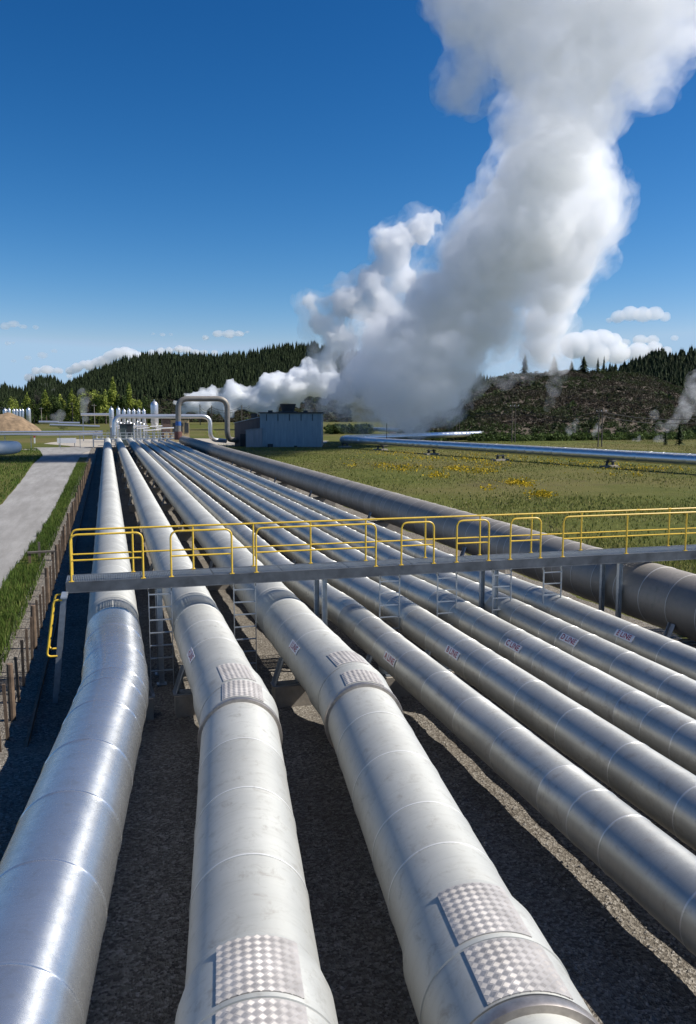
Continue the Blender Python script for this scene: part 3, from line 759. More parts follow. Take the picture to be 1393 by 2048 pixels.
MB().box((1.8, -.3, .28), (.9, .5, .56)).build('pump_box', M['dark'], bd, smooth=0); MB().box((6.2, -.2, .12), (.5, .35, .24)).build('drain_box', M['dark'], bd, smooth=0)

# ------------------------------------------------------------------ silver pipeline across the field
zp = -4.43
def pz(u, d, z=zp):
    X, Y, Z = Vector(ray(u, 828)) * d; return Vector((X, Y, z))
pts = [pz(1900, 62), pz(1393, 83), pz(1019, 103), pz(686, 147), pz(694, 156), pz(958, 190), pz(968, 199), pz(812, 232), pz(700, 262)]
P_ = rounded([pts[0], pts[3], pts[4], pts[5], pts[6], pts[7], pts[8]], 1.6, 6); pa = Path(P_)
t = empty('field_pipeline', 'long bright silver pipeline zigzagging across the grass field', 'pipeline', (0, 0, 0))
clad(pa, .60, 0, pa.s[-1], joint_list(.5, 1.6, 0, pa.s[-1], 0, 4), 40, 9, .004).build('cladding', M['silver'], t, tone=True)
for u, d in [(690, 147), (762, 135), (864, 120), (1003, 104.5), (1224, 91.5), (1480, 79), (958, 188), (840, 173)]:
    p = pz(u, d, GZ); t = empty('pipeline_support', 'low steel saddle on a concrete pad under the silver field pipeline', 'pipe support', p, .3, 'saddles under the field pipeline')
    MB().box((0, 0, .1), (2.2, .9, .24)).build('pad', M['concrete'], t, smooth=0)
    for sx in (-.35, .35): MB().bar((sx * 1.6, 0, .2), (sx, 0, .75), .12, .3).build('leg', M['dark'], t, smooth=0)
    MB().box((0, 0, .62), (1.3, .5, .1)).build('cradle', M['dark'], t, smooth=0)

# ------------------------------------------------------------------ foliage helpers
def leaf_mat(name, stops, rough=.8):
    m = NT(name); a = m.attr('tone').outputs['Fac']
    m.set(Base_Color=m.ramp(a, stops), Roughness=rough, Specular_IOR_Level=.15)
    tr = m.n('ShaderNodeBsdfTranslucent'); m.l(m.ramp(a, stops), tr.inputs[0])
    mx = m.n('ShaderNodeMixShader'); mx.inputs[0].default_value = .25
    out = [n for n in m.t.nodes if n.type == 'OUTPUT_MATERIAL'][0]
    m.l(m.b.outputs[0], mx.inputs[1]); m.l(tr.outputs[0], mx.inputs[2]); m.l(mx.outputs[0], out.inputs[0]); return m.m
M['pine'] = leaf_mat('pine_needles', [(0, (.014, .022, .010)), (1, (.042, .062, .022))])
M['scrub'] = leaf_mat('scrub_leaves', [(0, (.052, .041, .030)), (.35, (.074, .065, .045)), (.6, (.044, .048, .024)), (1, (.048, .068, .023))])
M['shrub'] = leaf_mat('shrub_leaves', [(0, (.030, .046, .014)), (1, (.085, .125, .032))])
M['spring'] = leaf_mat('spring_leaves', [(0, (.14, .18, .035)), (1, (.36, .41, .08))])
M['twig'] = leaf_mat('grey_twigs', [(0, (.06, .055, .045)), (1, (.12, .11, .09))])
M['grass'] = leaf_mat('grass_blades', [(0, (.040, .075, .014)), (.7, (.110, .165, .030)), (1, (.22, .21, .08))])
M['drygrass'] = leaf_mat('field_tufts', [(0, (.090, .120, .024)), (.5, (.215, .215, .062)), (1, (.29, .235, .11))])
M['flower'] = leaf_mat('yellow_flowers', [(0, (.05, .07, .015)), (.35, (.10, .11, .02)), (.36, (.32, .22, .015)), (1, (.55, .40, .022))])
M['bark'] = simple('bark', (.09, .07, .055), .9, 0, .3, 3)

def quads(C, size, flat=.5, up=False):
    """random leaf quads centred on C (N,3)"""
    C = np.asarray(C, float); n = len(C); size = np.broadcast_to(size, (n,)).astype(float)
    a = rng.normal(size=(n, 3)); a /= np.linalg.norm(a, axis=1)[:, None]
    b = rng.normal(size=(n, 3)); b -= a * (a * b).sum(1)[:, None]; b /= np.linalg.norm(b, axis=1)[:, None]
    if up: b = np.tile([0., 0., 1.], (n, 1)) + rng.normal(0, .25, (n, 3)); a[:, 2] *= .1
    ln = size * rng.uniform(.7, 1.3, n); wd = ln * flat * rng.uniform(.6, 1.2, n)
    A, B = a * wd[:, None] / 2, b * ln[:, None] / 2
    V = np.stack([C - A * .5 - B, C + A * .5 - B, C + A - B * .1, C + A * .2 + B, C - A * .2 + B, C - A - B * .1], 1).reshape(-1, 3)
    i = np.arange(n)[:, None] * 6
    return V, i + np.arange(6)[None, :]

def crown_pts(n, c, r, hollow=.35, lumps=9, seed=0):
    """points clustered in leafy lumps through an ellipsoid"""
    g_ = np.random.default_rng(seed); cs = g_.normal(size=(lumps, 3)); cs /= np.linalg.norm(cs, axis=1)[:, None]; cs *= g_.uniform(.25, .8, lumps)[:, None]
    k = g_.integers(0, lumps, n); d = g_.normal(size=(n, 3)); d /= np.linalg.norm(d, axis=1)[:, None]
    rad = g_.uniform(.25, .48, lumps)[k] * g_.uniform(hollow, 1, n) ** .5
    P = cs[k] + d * rad[:, None]
    return P * np.array(r) + np.array(c), np.clip(g_.uniform(0, 1, lumps)[k] * .5 + g_.uniform(0, .5, n), 0, 1)

def tree(name, label, cat, base, h, wpx, kind, group=None, seed=1, n=900):
    base = Vector(base); t = empty(name, label, cat, base, 0, group); r = wpx
    g_ = random.Random(seed)
    MB().tube([(0, 0, -.1), (g_.uniform(-.02, .02) * h, 0, h * .4), (0, 0, h * .85)], [h * .022, h * .016, h * .004], 8).build('trunk', M['bark'], t)
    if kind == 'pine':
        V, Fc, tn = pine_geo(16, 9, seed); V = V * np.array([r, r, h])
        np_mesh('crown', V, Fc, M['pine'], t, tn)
    else:
        if kind == 'bare':
            mb = MB()
            for k in range(70):
                z = h * g_.uniform(.2, .8); a = g_.uniform(0, 2 * PI); l_ = r * g_.uniform(.5, 1.1) * (1.1 - z / h * .7)
                p0 = Vector((0, 0, z)); p1 = p0 + Vector((math.cos(a) * l_ * .6, math.sin(a) * l_ * .6, l_ * .7)); p2 = p1 + Vector((math.cos(a + .4) * l_ * .4, math.sin(a + .4) * l_ * .4, l_ * .8))
                mb.tube([p0, p1, p2], [h * .006, h * .004, h * .001], 4, False)
            mb.tone = [g_.random() for _ in mb.v]; mb.build('crown', M['twig'], t, tone=True)
            P, tn = crown_pts(int(n * .35), (0, 0, h * .62), (r * .8, r * .8, h * .4), .3, 14, seed); mat = M['twig']
            V, Fc = quads(P, h * .03, .3); np_mesh('twigs', V, Fc, mat, t, np.repeat(tn, 6))
        else:
            P, tn = crown_pts(n, (0, 0, h * .54), (r, r, h * .50), .3, 16 if kind == 'tall' else 11, seed)
            if kind == 'tall':
                s = np.clip(1.35 - P[:, 2] / h * 1.05, .12, 1); P[:, 0] *= s; P[:, 1] *= s
            P[:, 2] = np.maximum(P[:, 2], h * .04)
            V, Fc = quads(P, h * .05, .6); np_mesh('crown', V, Fc, {'tall': M['spring'], 'round': M['spring'], 'dark': M['shrub']}[kind], t, np.repeat(tn, 6))
    return t

def pine_geo(layers, spikes, seed):
    g_ = np.random.default_rng(seed); V, Fc, tn = [], [], []
    for k in range(layers):
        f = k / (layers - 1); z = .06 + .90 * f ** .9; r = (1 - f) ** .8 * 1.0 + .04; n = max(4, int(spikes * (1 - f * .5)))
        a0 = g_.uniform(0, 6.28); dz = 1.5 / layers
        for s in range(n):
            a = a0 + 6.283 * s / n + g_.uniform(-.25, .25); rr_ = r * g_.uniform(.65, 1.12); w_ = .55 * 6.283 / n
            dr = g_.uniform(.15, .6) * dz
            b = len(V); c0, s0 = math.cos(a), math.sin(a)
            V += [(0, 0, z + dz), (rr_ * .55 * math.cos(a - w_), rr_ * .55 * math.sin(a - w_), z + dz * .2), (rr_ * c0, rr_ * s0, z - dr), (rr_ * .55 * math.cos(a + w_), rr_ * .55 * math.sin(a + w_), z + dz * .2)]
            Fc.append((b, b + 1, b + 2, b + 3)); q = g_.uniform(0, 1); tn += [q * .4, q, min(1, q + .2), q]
    V += [(-.025, 0, .9), (.025, 0, .9), (.008, 0, 1.03), (-.008, 0, 1.03)]; b = len(V) - 4; Fc.append((b, b + 1, b + 2, b + 3)); tn += [.5] * 4
    return np.array(V), np.array(Fc), np.array(tn)

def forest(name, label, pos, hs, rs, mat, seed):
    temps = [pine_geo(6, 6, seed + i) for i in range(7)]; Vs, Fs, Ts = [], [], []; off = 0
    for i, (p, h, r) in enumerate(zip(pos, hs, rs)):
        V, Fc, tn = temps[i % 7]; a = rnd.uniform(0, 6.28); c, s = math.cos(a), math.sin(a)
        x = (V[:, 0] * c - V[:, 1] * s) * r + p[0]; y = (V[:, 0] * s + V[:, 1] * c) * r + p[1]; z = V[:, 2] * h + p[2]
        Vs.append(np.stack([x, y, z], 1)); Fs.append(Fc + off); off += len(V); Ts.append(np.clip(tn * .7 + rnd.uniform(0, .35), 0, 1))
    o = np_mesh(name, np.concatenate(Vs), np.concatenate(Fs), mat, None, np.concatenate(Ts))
    return tag(o, label, 'forest', None, 'stuff')

def tab(t, u):
    if u <= t[0][0]: return t[0][1]
    for (a, b), (c, d) in zip(t, t[1:]):
        if u <= c: return b + (d - b) * (u - a) / (c - a)
    return t[-1][1]
class Hill:
    """hillside under a skyline table, from its foot at distance Ya to the crest at Yb"""
    def __init__(s, t, Ya, Yb, drop, pw=1.2, seed=0): s.t, s.Ya, s.Yb, s.drop, s.pw, s.seed = t, Ya, Yb, drop, pw, seed
    def pt(s, u, f):
        Y = s.Ya + (s.Yb - s.Ya) * f; X = at(u, 828, Y).x
        zc = at(u, tab(s.t, u) + s.drop, s.Yb).z
        k = f ** s.pw if f <= 1 else 1 - (f - 1) * .35
        hgt = max(zc - GZ, 0)
        z = GZ - .3 + hgt * k + noise.noise(Vector((X / s.Yb * 22, Y / s.Yb * 22, s.seed))) * .05 * hgt * min(1, f * 3)
        return Vector((X, Y, z))
    def mesh(s, name, u0, u1, mat, nu=90, nf=26):
        V, Fc = [], []
        for j in range(nf):
            for i in range(nu): V.append(s.pt(u0 + (u1 - u0) * i / (nu - 1), 1.35 * j / (nf - 1)))
        for j in range(nf - 1):
            for i in range(nu - 1): Fc.append((j * nu + i, j * nu + i + 1, (j + 1) * nu + i + 1, (j + 1) * nu + i))
        return tag(np_mesh(name, V, Fc, mat, smooth=True), kind='structure')
M['hill_dark'] = simple('forest_floor', (.022, .028, .012), .95, 0, .3, .05)
M['hill_scrub'] = simple('scrub_hillside', (.070, .052, .034), .95, 0, .4, .12)

TL = [(-400, 772), (-200, 768), (60, 800), (110, 784), (135, 767), (160, 756), (200, 736), (250, 715), (290, 706.5), (340, 703.5), (400, 709), (440, 709), (470, 706), (520, 697), (560, 691), (600, 687), (630, 684), (660, 690), (720, 700), (800, 715), (900, 735), (1000, 755), (1100, 790), (1200, 826)]
hl = Hill(TL, 600, 1000, 14, 1.0, 3); hl.mesh('forest_hill', -60, 1200, M['hill_dark'], 120)
pos, hh_, rr_ = [], [], []
for k in range(13000):
    u = rnd.uniform(40, 1010); f = rnd.random() ** .75 * 1.03
    if u > 660 and rnd.random() < .7: continue
    if f < .22 + .12 * noise.noise(Vector((u / 60, 0, 0))) and 290 < u: continue
    p = hl.pt(u, f); pos.append(p); h = rnd.uniform(6, 11.5) * (.6 + .4 * min(1, f * 2)); hh_.append(h); rr_.append(h * rnd.uniform(.22, .36))
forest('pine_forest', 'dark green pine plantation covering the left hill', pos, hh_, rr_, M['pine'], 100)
TH = [(-400, 782), (-60, 776), (0, 770), (12, 766), (25, 771), (45, 775), (58, 764), (66, 753), (85, 749), (105, 750), (122, 756), (132, 768), (170, 790), (240, 810)]
hf = Hill(TH, 900, 1500, 10, 1.0, 8); hf.mesh('far_hill', -300, 240, M['hill_dark'], 70)
pos, hh_, rr_ = [], [], []
for k in range(1300):
    u = rnd.uniform(-60, 200); f = rnd.uniform(.2, 1.03); p = hf.pt(u, f); pos.append(p); h = rnd.uniform(8, 12); hh_.append(h); rr_.append(h * .28)
forest('far_forest', 'dark distant wood on the small rounded hill at far left', pos, hh_, rr_, M['pine'], 130)

TR = [(780, 850), (820, 842), (860, 826), (900, 803), (940, 778), (980, 758), (1020, 747), (1060, 743), (1100, 742), (1150, 739), (1200, 741), (1250, 742), (1300, 751), (1350, 768), (1393, 788), (1450, 815), (1520, 838)]
hr = Hill(TR, 172, 300, 4, .85, 5); hr.mesh('scrub_hill', 780, 1560, M['hill_scrub'], 120, 40)
def bushes(name, label, pts, rs, tones, nq, size, mat, flat=.55, zs=.8):
    P, S_, T = [], [], []
    for p, r, tn in zip(pts, rs, tones):
        d = rng.normal(size=(nq, 3)); d /= np.linalg.norm(d, axis=1)[:, None]; d *= (rng.uniform(.3, 1, nq) ** .5)[:, None] * r
        d[:, 2] = np.abs(d[:, 2]) * zs * 1.2; P.append(np.array(p) + d); S_.append(np.full(nq, size * r)); T.append(np.clip(tn + rng.normal(0, .14, nq), 0, 1))
    V, Fc = quads(np.concatenate(P), np.concatenate(S_), flat)
    return tag(np_mesh(name, V, Fc, mat, None, np.repeat(np.concatenate(T), 6)), label, 'scrub', None, 'stuff')
pts_, rs_, tn_ = [], [], []
for k in range(8500):
    u = rnd.uniform(800, 1480); f = rnd.random() ** .8 * 1.03; p = hr.pt(u, f)
    pts_.append(p); r = rnd.uniform(.4, 1.15) * (1 if rnd.random() < .93 else 1.5); rs_.append(r)
    g1 = noise.noise(Vector((p.x * .05, p.y * .05, 7))) + .3 * noise.noise(Vector((p.x * .2, p.y * .2, 2)))
    tn_.append(min(1, max(0, .46 + g1 * .75 + (.4 if f < .12 else 0) + rnd.gauss(0, .12))))
for k in range(420):
    u = rnd.uniform(800, 1480); f = rnd.random() * .97; p = hr.pt(u, f)
    if noise.noise(Vector((p.x * .035, p.y * .035, 11))) < .02: continue
    pts_.append(p); rs_.append(rnd.uniform(1.2, 2.4)); tn_.append(rnd.uniform(.55, .95))
bushes('hillside_scrub', 'brown and green scrub covering the slope on the right', pts_, rs_, tn_, 24, .6, M['scrub'])
pts_, rs_, tn_ = [], [], []
for k in range(420):
    u = rnd.uniform(840, 1470); Y = rnd.uniform(164, 180) + (8 if u < 950 else 0); p = at(u, 828, Y); p.z = GZ
    pts_.append(p); rs_.append(rnd.uniform(.7, 1.9)); tn_.append(rnd.uniform(.2, .95))
bushes('shrub_belt', 'dense green shrubs along the foot of the right slope', pts_, rs_, tn_, 60, .42, M['shrub'])
pts_, rs_, tn_ = [], [], []
for k in range(520):
    u = rnd.uniform(645, 745); Y = rnd.uniform(235, 265); p = at(u, 828, Y); p.z = GZ
    if not (655 < u < 690 or 700 < u < 742): continue
    pts_.append(p); rs_.append(rnd.uniform(.5, 1.5)); pts_[-1].z += rnd.uniform(0, 1.6); tn_.append(rnd.uniform(.0, .6))
bushes('thicket', 'dark thicket under the steam right of the cooling tower', pts_, rs_, tn_, 26, .6, M['shrub'])
TF = [(1020, 775), (1100, 757), (1150, 748), (1200, 743), (1230, 737), (1260, 724), (1290, 713), (1312, 702), (1322, 703), (1330, 711), (1350, 706), (1393, 697), (1450, 690), (1600, 702)]
hb = Hill(TF, 380, 650, 16, .9, 6); hb.mesh('back_ridge', 1010, 1640, M['hill_dark'], 80)
pos, hh_, rr_ = [], [], []
for k in range(2600):
    u = rnd.uniform(1060, 1500); f = rnd.uniform(.35, 1.03); p = hb.pt(u, f); pos.append(p); h = rnd.uniform(6, 11); hh_.append(h); rr_.append(h * rnd.uniform(.3, .45))
forest('ridge_forest', 'dark pines on the ridge behind the right slope', pos, hh_, rr_, M['pine'], 150)
# scrub at the foot of the left hill
pts_, rs_, tn_ = [], [], []
for k in range(2600):
    u = rnd.uniform(255, 700); f = rnd.random() ** 1.3 * .36; p = hl.pt(u, f); pts_.append(p); rs_.append(rnd.uniform(1., 2.8)); tn_.append(min(1, max(0, rnd.gauss(.55, .25))))
bushes('foothill_scrub', 'brown green scrub at the foot of the left pine hill', pts_, rs_, tn_, 26, .6, M['scrub'])
pts_, rs_, tn_ = [], [], []
for k in range(1700):
    u = rnd.uniform(-60, 330); Y = rnd.uniform(545, 640); p = at(u, 828, Y); p.z = GZ; pts_.append(p); rs_.append(rnd.uniform(1.4, 3.4)); tn_.append(min(1, max(0, rnd.gauss(.35, .25))))
bushes('woodland', 'mixed dark green woodland below the left hill', pts_, rs_, tn_, 40, .5, M['shrub'], .55, 1.5)

# single trees at the far left, beyond the plant
def far_tree(u, vt, wpx, Y, kind, label, seed, n=800):
    p = at(u, 828, Y); p.z = GZ; h = at(u, vt, Y).z - GZ; sc_ = p.y / Vector(ray(u, 828)).y / F
    wpx = wpx * 1.6 if kind == 'tall' else wpx * 1.2; n = int(n * 1.6)
    cat = 'tree'; nm = {'tall': 'poplar_tree', 'round': 'willow_tree', 'bare': 'bare_tree', 'dark': 'broadleaf_tree', 'pine': 'pine_tree'}[kind]
    tree(nm, label, cat, p, h, wpx / 2 * sc_, kind, None, seed, n)
far_tree(57, 783, 20, 520, 'tall', 'slim bright green tree right of the sand mound, leftmost of the spring green trees', 1)
far_tree(76, 782, 22, 522, 'bare', 'grey leafless tree between two slim bright green trees', 2)
far_tree(93, 778, 20, 520, 'tall', 'slim bright green tree right of the grey leafless tree', 3)
far_tree(111, 790, 34, 515, 'dark', 'rounded dark green tree in front of the spring green trees', 4, 1100)
far_tree(124, 777, 24, 525, 'tall', 'bright green tree rising just behind the rounded dark green tree', 5)
far_tree(145, 780, 26, 522, 'tall', 'yellow green tree behind the tallest power pole', 6)
far_tree(194, 766, 44, 530, 'round', 'broad rounded yellow green tree, widest of the spring green trees', 7, 1500)
far_tree(226, 757, 26, 520, 'tall', 'tallest bright green tree, pointed, directly above the plant row', 8, 1200)
far_tree(260, 768, 26, 525, 'tall', 'bright green tree right of the tallest pointed one', 9, 1000)
far_tree(276, 786, 24, 522, 'round', 'small yellow green tree at the right end of the spring green trees', 10)
for u, vt, w_, kd, lab in [(8, 792, 30, 'dark', 'dark green tree at the left edge above the far vessels'), (30, 786, 26, 'tall', 'pale green tree standing over the far vessels at the left edge'), (160, 786, 24, 'tall', 'yellow green tree between two power poles, right of the tallest pole'), (178, 776, 22, 'bare', 'grey leafless tree left of the broad rounded yellow green tree'), (212, 774, 24, 'tall', 'bright green tree filling the gap left of the tallest pointed one'), (243, 778, 26, 'dark', 'dark green tree between the two pointed bright green ones'), (293, 796, 30, 'dark', 'low dark tree right of the spring green trees'), (68, 800, 26, 'dark', 'low dark green tree under the grey leafless one')]:
    far_tree(u, vt, w_, 512 + u % 7, kd, lab, 200 + u)
far_tree(126, 846, 22, 300, 'dark', 'lone low round bush beyond the crossing silver pipes', 11, 500)
far_tree(423, 855, 26, 205, 'round', 'low bright green bush right of the tall pipe loop', 12, 700)
for k, (u, vt, w_, Y, lab) in enumerate([(1106, 711, 34, 296, 'tall pine on the right skyline half veiled by steam'), (1048, 708, 30, 300, 'dark pine on the skyline inside the steam'), (1141, 722, 20, 297, 'narrow pine on the right skyline next to a broad one'), (1165, 712, 34, 298, 'broad bushy pine on the right skyline'),
                                      (1193, 715, 15, 297, 'thin sparse pine on the right skyline, left of a thinner one'), (1205, 711, 12, 299, 'thinnest spire like pine on the right skyline'), (1217, 724, 18, 298, 'short pine just right of the thinnest one'), (1228, 726, 14, 297, 'last small pine before the dark ridge')]):
    p = hr.pt(u, .99); h = at(u, vt, p.y).z - p.z; tree('pine_tree', lab, 'tree', p, h, w_ / 2 * p.y / 1640, 'pine', None, 40 + k)
for u, vt, w_, Y, lab in [(1334, 861, 15, 136, 'smaller of two young pines beyond the field pipeline'), (1362, 846, 27, 134, 'larger of two young pines beyond the field pipeline')]:
    p = at(u, 828, Y); p.z = GZ; tree('pine_tree', lab, 'tree', p, at(u, vt, Y).z - GZ, w_ / 2 * Y / 1560, 'pine', None, u)

# ------------------------------------------------------------------ grass
def grass_patch(name, label, n, fn, size, mat, flat=.12):
    P, T = [], []
    while len(P) < n:
        q = fn()
        if q is None: continue
        x, y, s = q; P.append((x, y, GZ + s * size * .4)); T.append(min(1, max(0, .38 + .55 * noise.noise(Vector((x * .08, y * .05, 6))) + .3 * noise.noise(Vector((x * .7, y * .7, 0))) + rnd.gauss(0, .2))))
    V, Fc = quads(P, size, flat, True); return tag(np_mesh(name, V, Fc, mat, None, np.repeat(T, 6)), label, 'grass', None, 'stuff')
def verge():
    y = 8 + 95 * rnd.random() ** 2.2; x = rnd.uniform(-3.9, -2.42 if y < 60 else -2.05)
    lim = lerp_tab(RR, y) + .05 + edge_noise(y, 7) * 1.4
    if x < lim or (y < 22 and x > -2.35 and rnd.random() < .8) or 33.7 < y < 36 and x < -2.2 and rnd.random() < .8: return None
    return x, y, 1
grass_patch('verge_grass', 'thick green grass between the road and the timber fence', 26000, verge, .26, M['grass'], .10)
def lawn():
    y = rnd.uniform(52, 150); x = lerp_tab(LL, y) - .1 - rnd.random() ** 1.6 * 14
    return x, y, 1
grass_patch('roadside_grass', 'short green grass left of the road', 12000, lawn, .22, M['grass'], .3)
def field():
    y = 14 + 150 * rnd.random() ** 1.5; x = rnd.uniform(14.6, 15 + y * .95)
    if noise.noise(Vector((x * .09, y * .06, 4))) + rnd.gauss(0, .25) < -.1: return None
    return x, y, 1
grass_patch('field_tufts', 'rough tussocky grass of the field on the right', 110000, field, .15, M['drygrass'], .55)
P, T = [], []
for u, v, du, dv, n in [(790, 908, 55, 5, 260), (850, 917, 45, 5, 300), (940, 921, 40, 4, 260), (985, 930, 30, 5, 260), (765, 932, 22, 5, 200), (808, 938, 30, 6, 420), (915, 939, 24, 4, 420), (965, 943, 26, 5, 330), (875, 952, 20, 6, 260), (705, 932, 12, 3, 60), (862, 938, 8, 3, 60), (1030, 967, 24, 4, 320), (1052, 970, 16, 5, 200), (1082, 991, 22, 5, 330), (975, 978, 20, 5, 60), (1090, 924, 70, 3, 220), (1180, 928, 70, 4, 330), (1290, 938, 90, 5, 400), (1250, 950, 60, 4, 90), (700, 921, 14, 3, 40), (1040, 916, 40, 4, 150), (960, 910, 50, 4, 160)]:
    for k in range(int(n * .7)):
        p = onz(u + rnd.gauss(0, du * .6), v + rnd.gauss(0, dv * .6), GZ); P.append((p.x, p.y, GZ + abs(rnd.gauss(0, .16)))); T.append(rnd.random() if rnd.random() < .35 else rnd.uniform(.4, 1))
V, Fc = quads(P, .17, .8); tag(np_mesh('yellow_flowers', V, Fc, M['flower'], None, np.repeat(T, 6)), 'low clumps of yellow flowers scattered in the field', 'flowers', None, 'stuff')
P, T = [], []
for k in range(420):
    x = rnd.uniform(10.9, 13.6); y = rnd.uniform(10, 60); s = rnd.random()
    if noise.noise(Vector((x * .8, y * .5, 1))) < .22: continue
    P.append((x, y, GZ + .12)); T.append(s)
for c in [(11.3, 19.4), (11.6, 19.3), (8.45, 15.8), (8.5, 16.0), (1.05, 9.5), (.98, 8.4), (.95, 7.6)]:
    for k in range(45): P.append((c[0] + rnd.gauss(0, .09), c[1] + rnd.gauss(0, .12), GZ + .05 + rnd.random() * .35)); T.append(rnd.random() * .7)
st = MB()
for k in range(2600):
    x = rnd.uniform(4.4, 6.2) if k < 1500 else rnd.uniform(-2.3, 12); y = 5 + 20 * rnd.random() ** 1.5; r_ = rnd.uniform(.008, .026); z_ = gz(x, y) + r_ * .3
    a = rnd.uniform(0, 6.28); ca, sa = math.cos(a) * r_, math.sin(a) * r_; e_ = rnd.uniform(.6, 1.3)
    st.add([(x + ca, y + sa, z_), (x - sa * e_, y + ca * e_, z_), (x - ca, y - sa, z_), (x + sa * e_, y - ca * e_, z_), (x + ca * .2, y + sa * .3, z_ + r_ * .8), (x, y, z_ - r_)], [(0, 1, 4), (1, 2, 4), (2, 3, 4), (3, 0, 4), (1, 0, 5), (2, 1, 5), (3, 2, 5), (0, 3, 5)])
tag(st.build('loose_stones', simple('loose_stone', (.26, .24, .21), .9, 0, .45, 9), smooth=0), 'loose stones scattered over the gravel between the pipes', 'stones', None, 'stuff')
V, Fc = quads(P, .12, .5); tag(np_mesh('yard_weeds', V, Fc, M['grass'], None, np.repeat(T, 6)), 'small green weeds growing in the gravel between the pipes', 'weeds', None, 'stuff')

# ------------------------------------------------------------------ poles and wires
def pole(u, vt, vb, label, Y=None, arm=True, mat='pole', double=False, r=.13):
    b = onz(u, vb, GZ) if Y is None else at(u, 828, Y); b.z = GZ; h = at(u, vt, b.y).z - GZ
    t = empty('power_pole', label, 'power pole', b, 0, 'power poles')
    for dx in ((-.35, .35) if double else (0,)): MB().tube([(dx, 0, -.1), (dx, 0, h)], [r, r * .75], 8).build('post', M[mat], t)
    if arm:
        MB().box((0, -.16, h * .93), (max(1.8, h * .2), .1, .12)).build('crossarm', M[mat], t, smooth=0)
        for sx in (-.9, 0, .9): MB().lathe([(.05, 0), (.07, .08), (.04, .16), (.06, .22)], (sx * max(1, h * .1), -.16, h * .93 + .06), 6).build('insulator', M['white'], t)
    return b + Vector((0, 0, h * .93))
tops = []
for u, vt, vb, lab in [(84, 815, 849, 'grey power pole right of the sand mound, leftmost in the photo'), (112, 816, 848, 'faint power pole before the rounded dark green tree'), (146, 805, 848, 'tall pale power pole before the spring green trees'), (190, 808, 852, 'pale power pole with two crossarms left of the plant row')]:
    pole(u, vt, vb, lab, mat='concrete', r=.2)
for u, vt, vb, lab in [(401, 809, 850, 'dark power pole framed by the tall pipe loop, left one'), (424, 811, 850, 'dark power pole framed by the tall pipe loop, right one'), (484, 810, 850, 'power pole standing before white steam left of the cooling tower'), (506.5, 796, 848, 'tallest dark pole just left of the cooling tower roof'), (521.5, 805, 846, 'dark pole rising behind the left end of the cooling tower'), (529, 808, 846, 'thin dark pole nearest the fan stack')]:
    tops.append(pole(u, vt, vb, lab, arm=u in (401, 529), r=.24))
def wire(a, b, sag, label, r=.04, n=14):
    pts = [a + (b - a) * i / n - Vector((0, 0, sag * 4 * (i / n) * (1 - i / n))) for i in range(n + 1)]
    tag(MB().tube(pts, r, 5, False).build('power_line', M['wire']), label, 'power line', 'power lines')
for a, b in zip(tops, tops[1:]):
    for dz in (0, -1.2): wire(a + Vector((0, 0, dz)), b + Vector((0, 0, dz)), 2.2, 'sagging power line between the dark poles near the cooling tower', .07)
pole(773.7, 847, 895.5, 'thin post standing by the silver field pipeline under the steam', arm=False, r=.07)
a = pole(1027, 807, 885, 'twin timber pole before the right slope, left one', arm=True, double=True, r=.11)
b = pole(1200, 818, 894, 'twin timber pole before the right slope, right one', arm=True, double=True, r=.11)
pole(916, 838, 878, 'twin short pole by the round end of the field pipeline', arm=False, double=True, r=.1)
pole(838, 848, 866, 'faint pole beyond the field pipeline under the steam', arm=False, r=.16)
c = at(1640, 770, 128)
for dz, lab in ((0, 'upper'), (-.75, 'lower')):
    d = Vector((0, 0, dz)); wire(a + d, b + d, 1.5, lab + ' sagging power line between the two twin poles', .055); wire(b + d, c + d, 3.4, lab + ' heavy power line sagging from the right twin pole out of frame', .06)
    wire(at(915, 815, 185) + d, a + d, 1.5, lab + ' power line reaching the left twin pole from the steam', .045)

# ------------------------------------------------------------------ steam and clouds: real scattering volumes
def vol_mat(name, density, aniso=.3, col=.987, wisp=0.):
    m = bpy.data.materials.new(name); m.use_nodes = True; n = m.node_tree.nodes; n.clear()
    out = n.new('ShaderNodeOutputMaterial'); pv = n.new('ShaderNodeVolumePrincipled')
    pv.inputs['Color'].default_value = (col - .007, col, min(.999, col + .008), 1); pv.inputs['Density'].default_value = density; pv.inputs['Anisotropy'].default_value = aniso
    if wisp:      # torn, uneven vapour
        tc = n.new('ShaderNodeTexCoord'); t = n.new('ShaderNodeTexNoise'); t.inputs['Scale'].default_value = wisp; t.inputs['Detail'].default_value = 4; t.inputs['Roughness'].default_value = .62; t.inputs['Distortion'].default_value = .6
        r = n.new('ShaderNodeMapRange'); r.inputs[1].default_value = .42; r.inputs[2].default_value = .68; r.inputs[3].default_value = 0; r.inputs[4].default_value = density
        lk = m.node_tree.links.new; lk(tc.outputs['Object'], t.inputs['Vector']); lk(t.outputs[0], r.inputs[0]); lk(r.outputs[0], pv.inputs['Density'])
    m.node_tree.links.new(pv.outputs[0], out.inputs['Volume']); return m

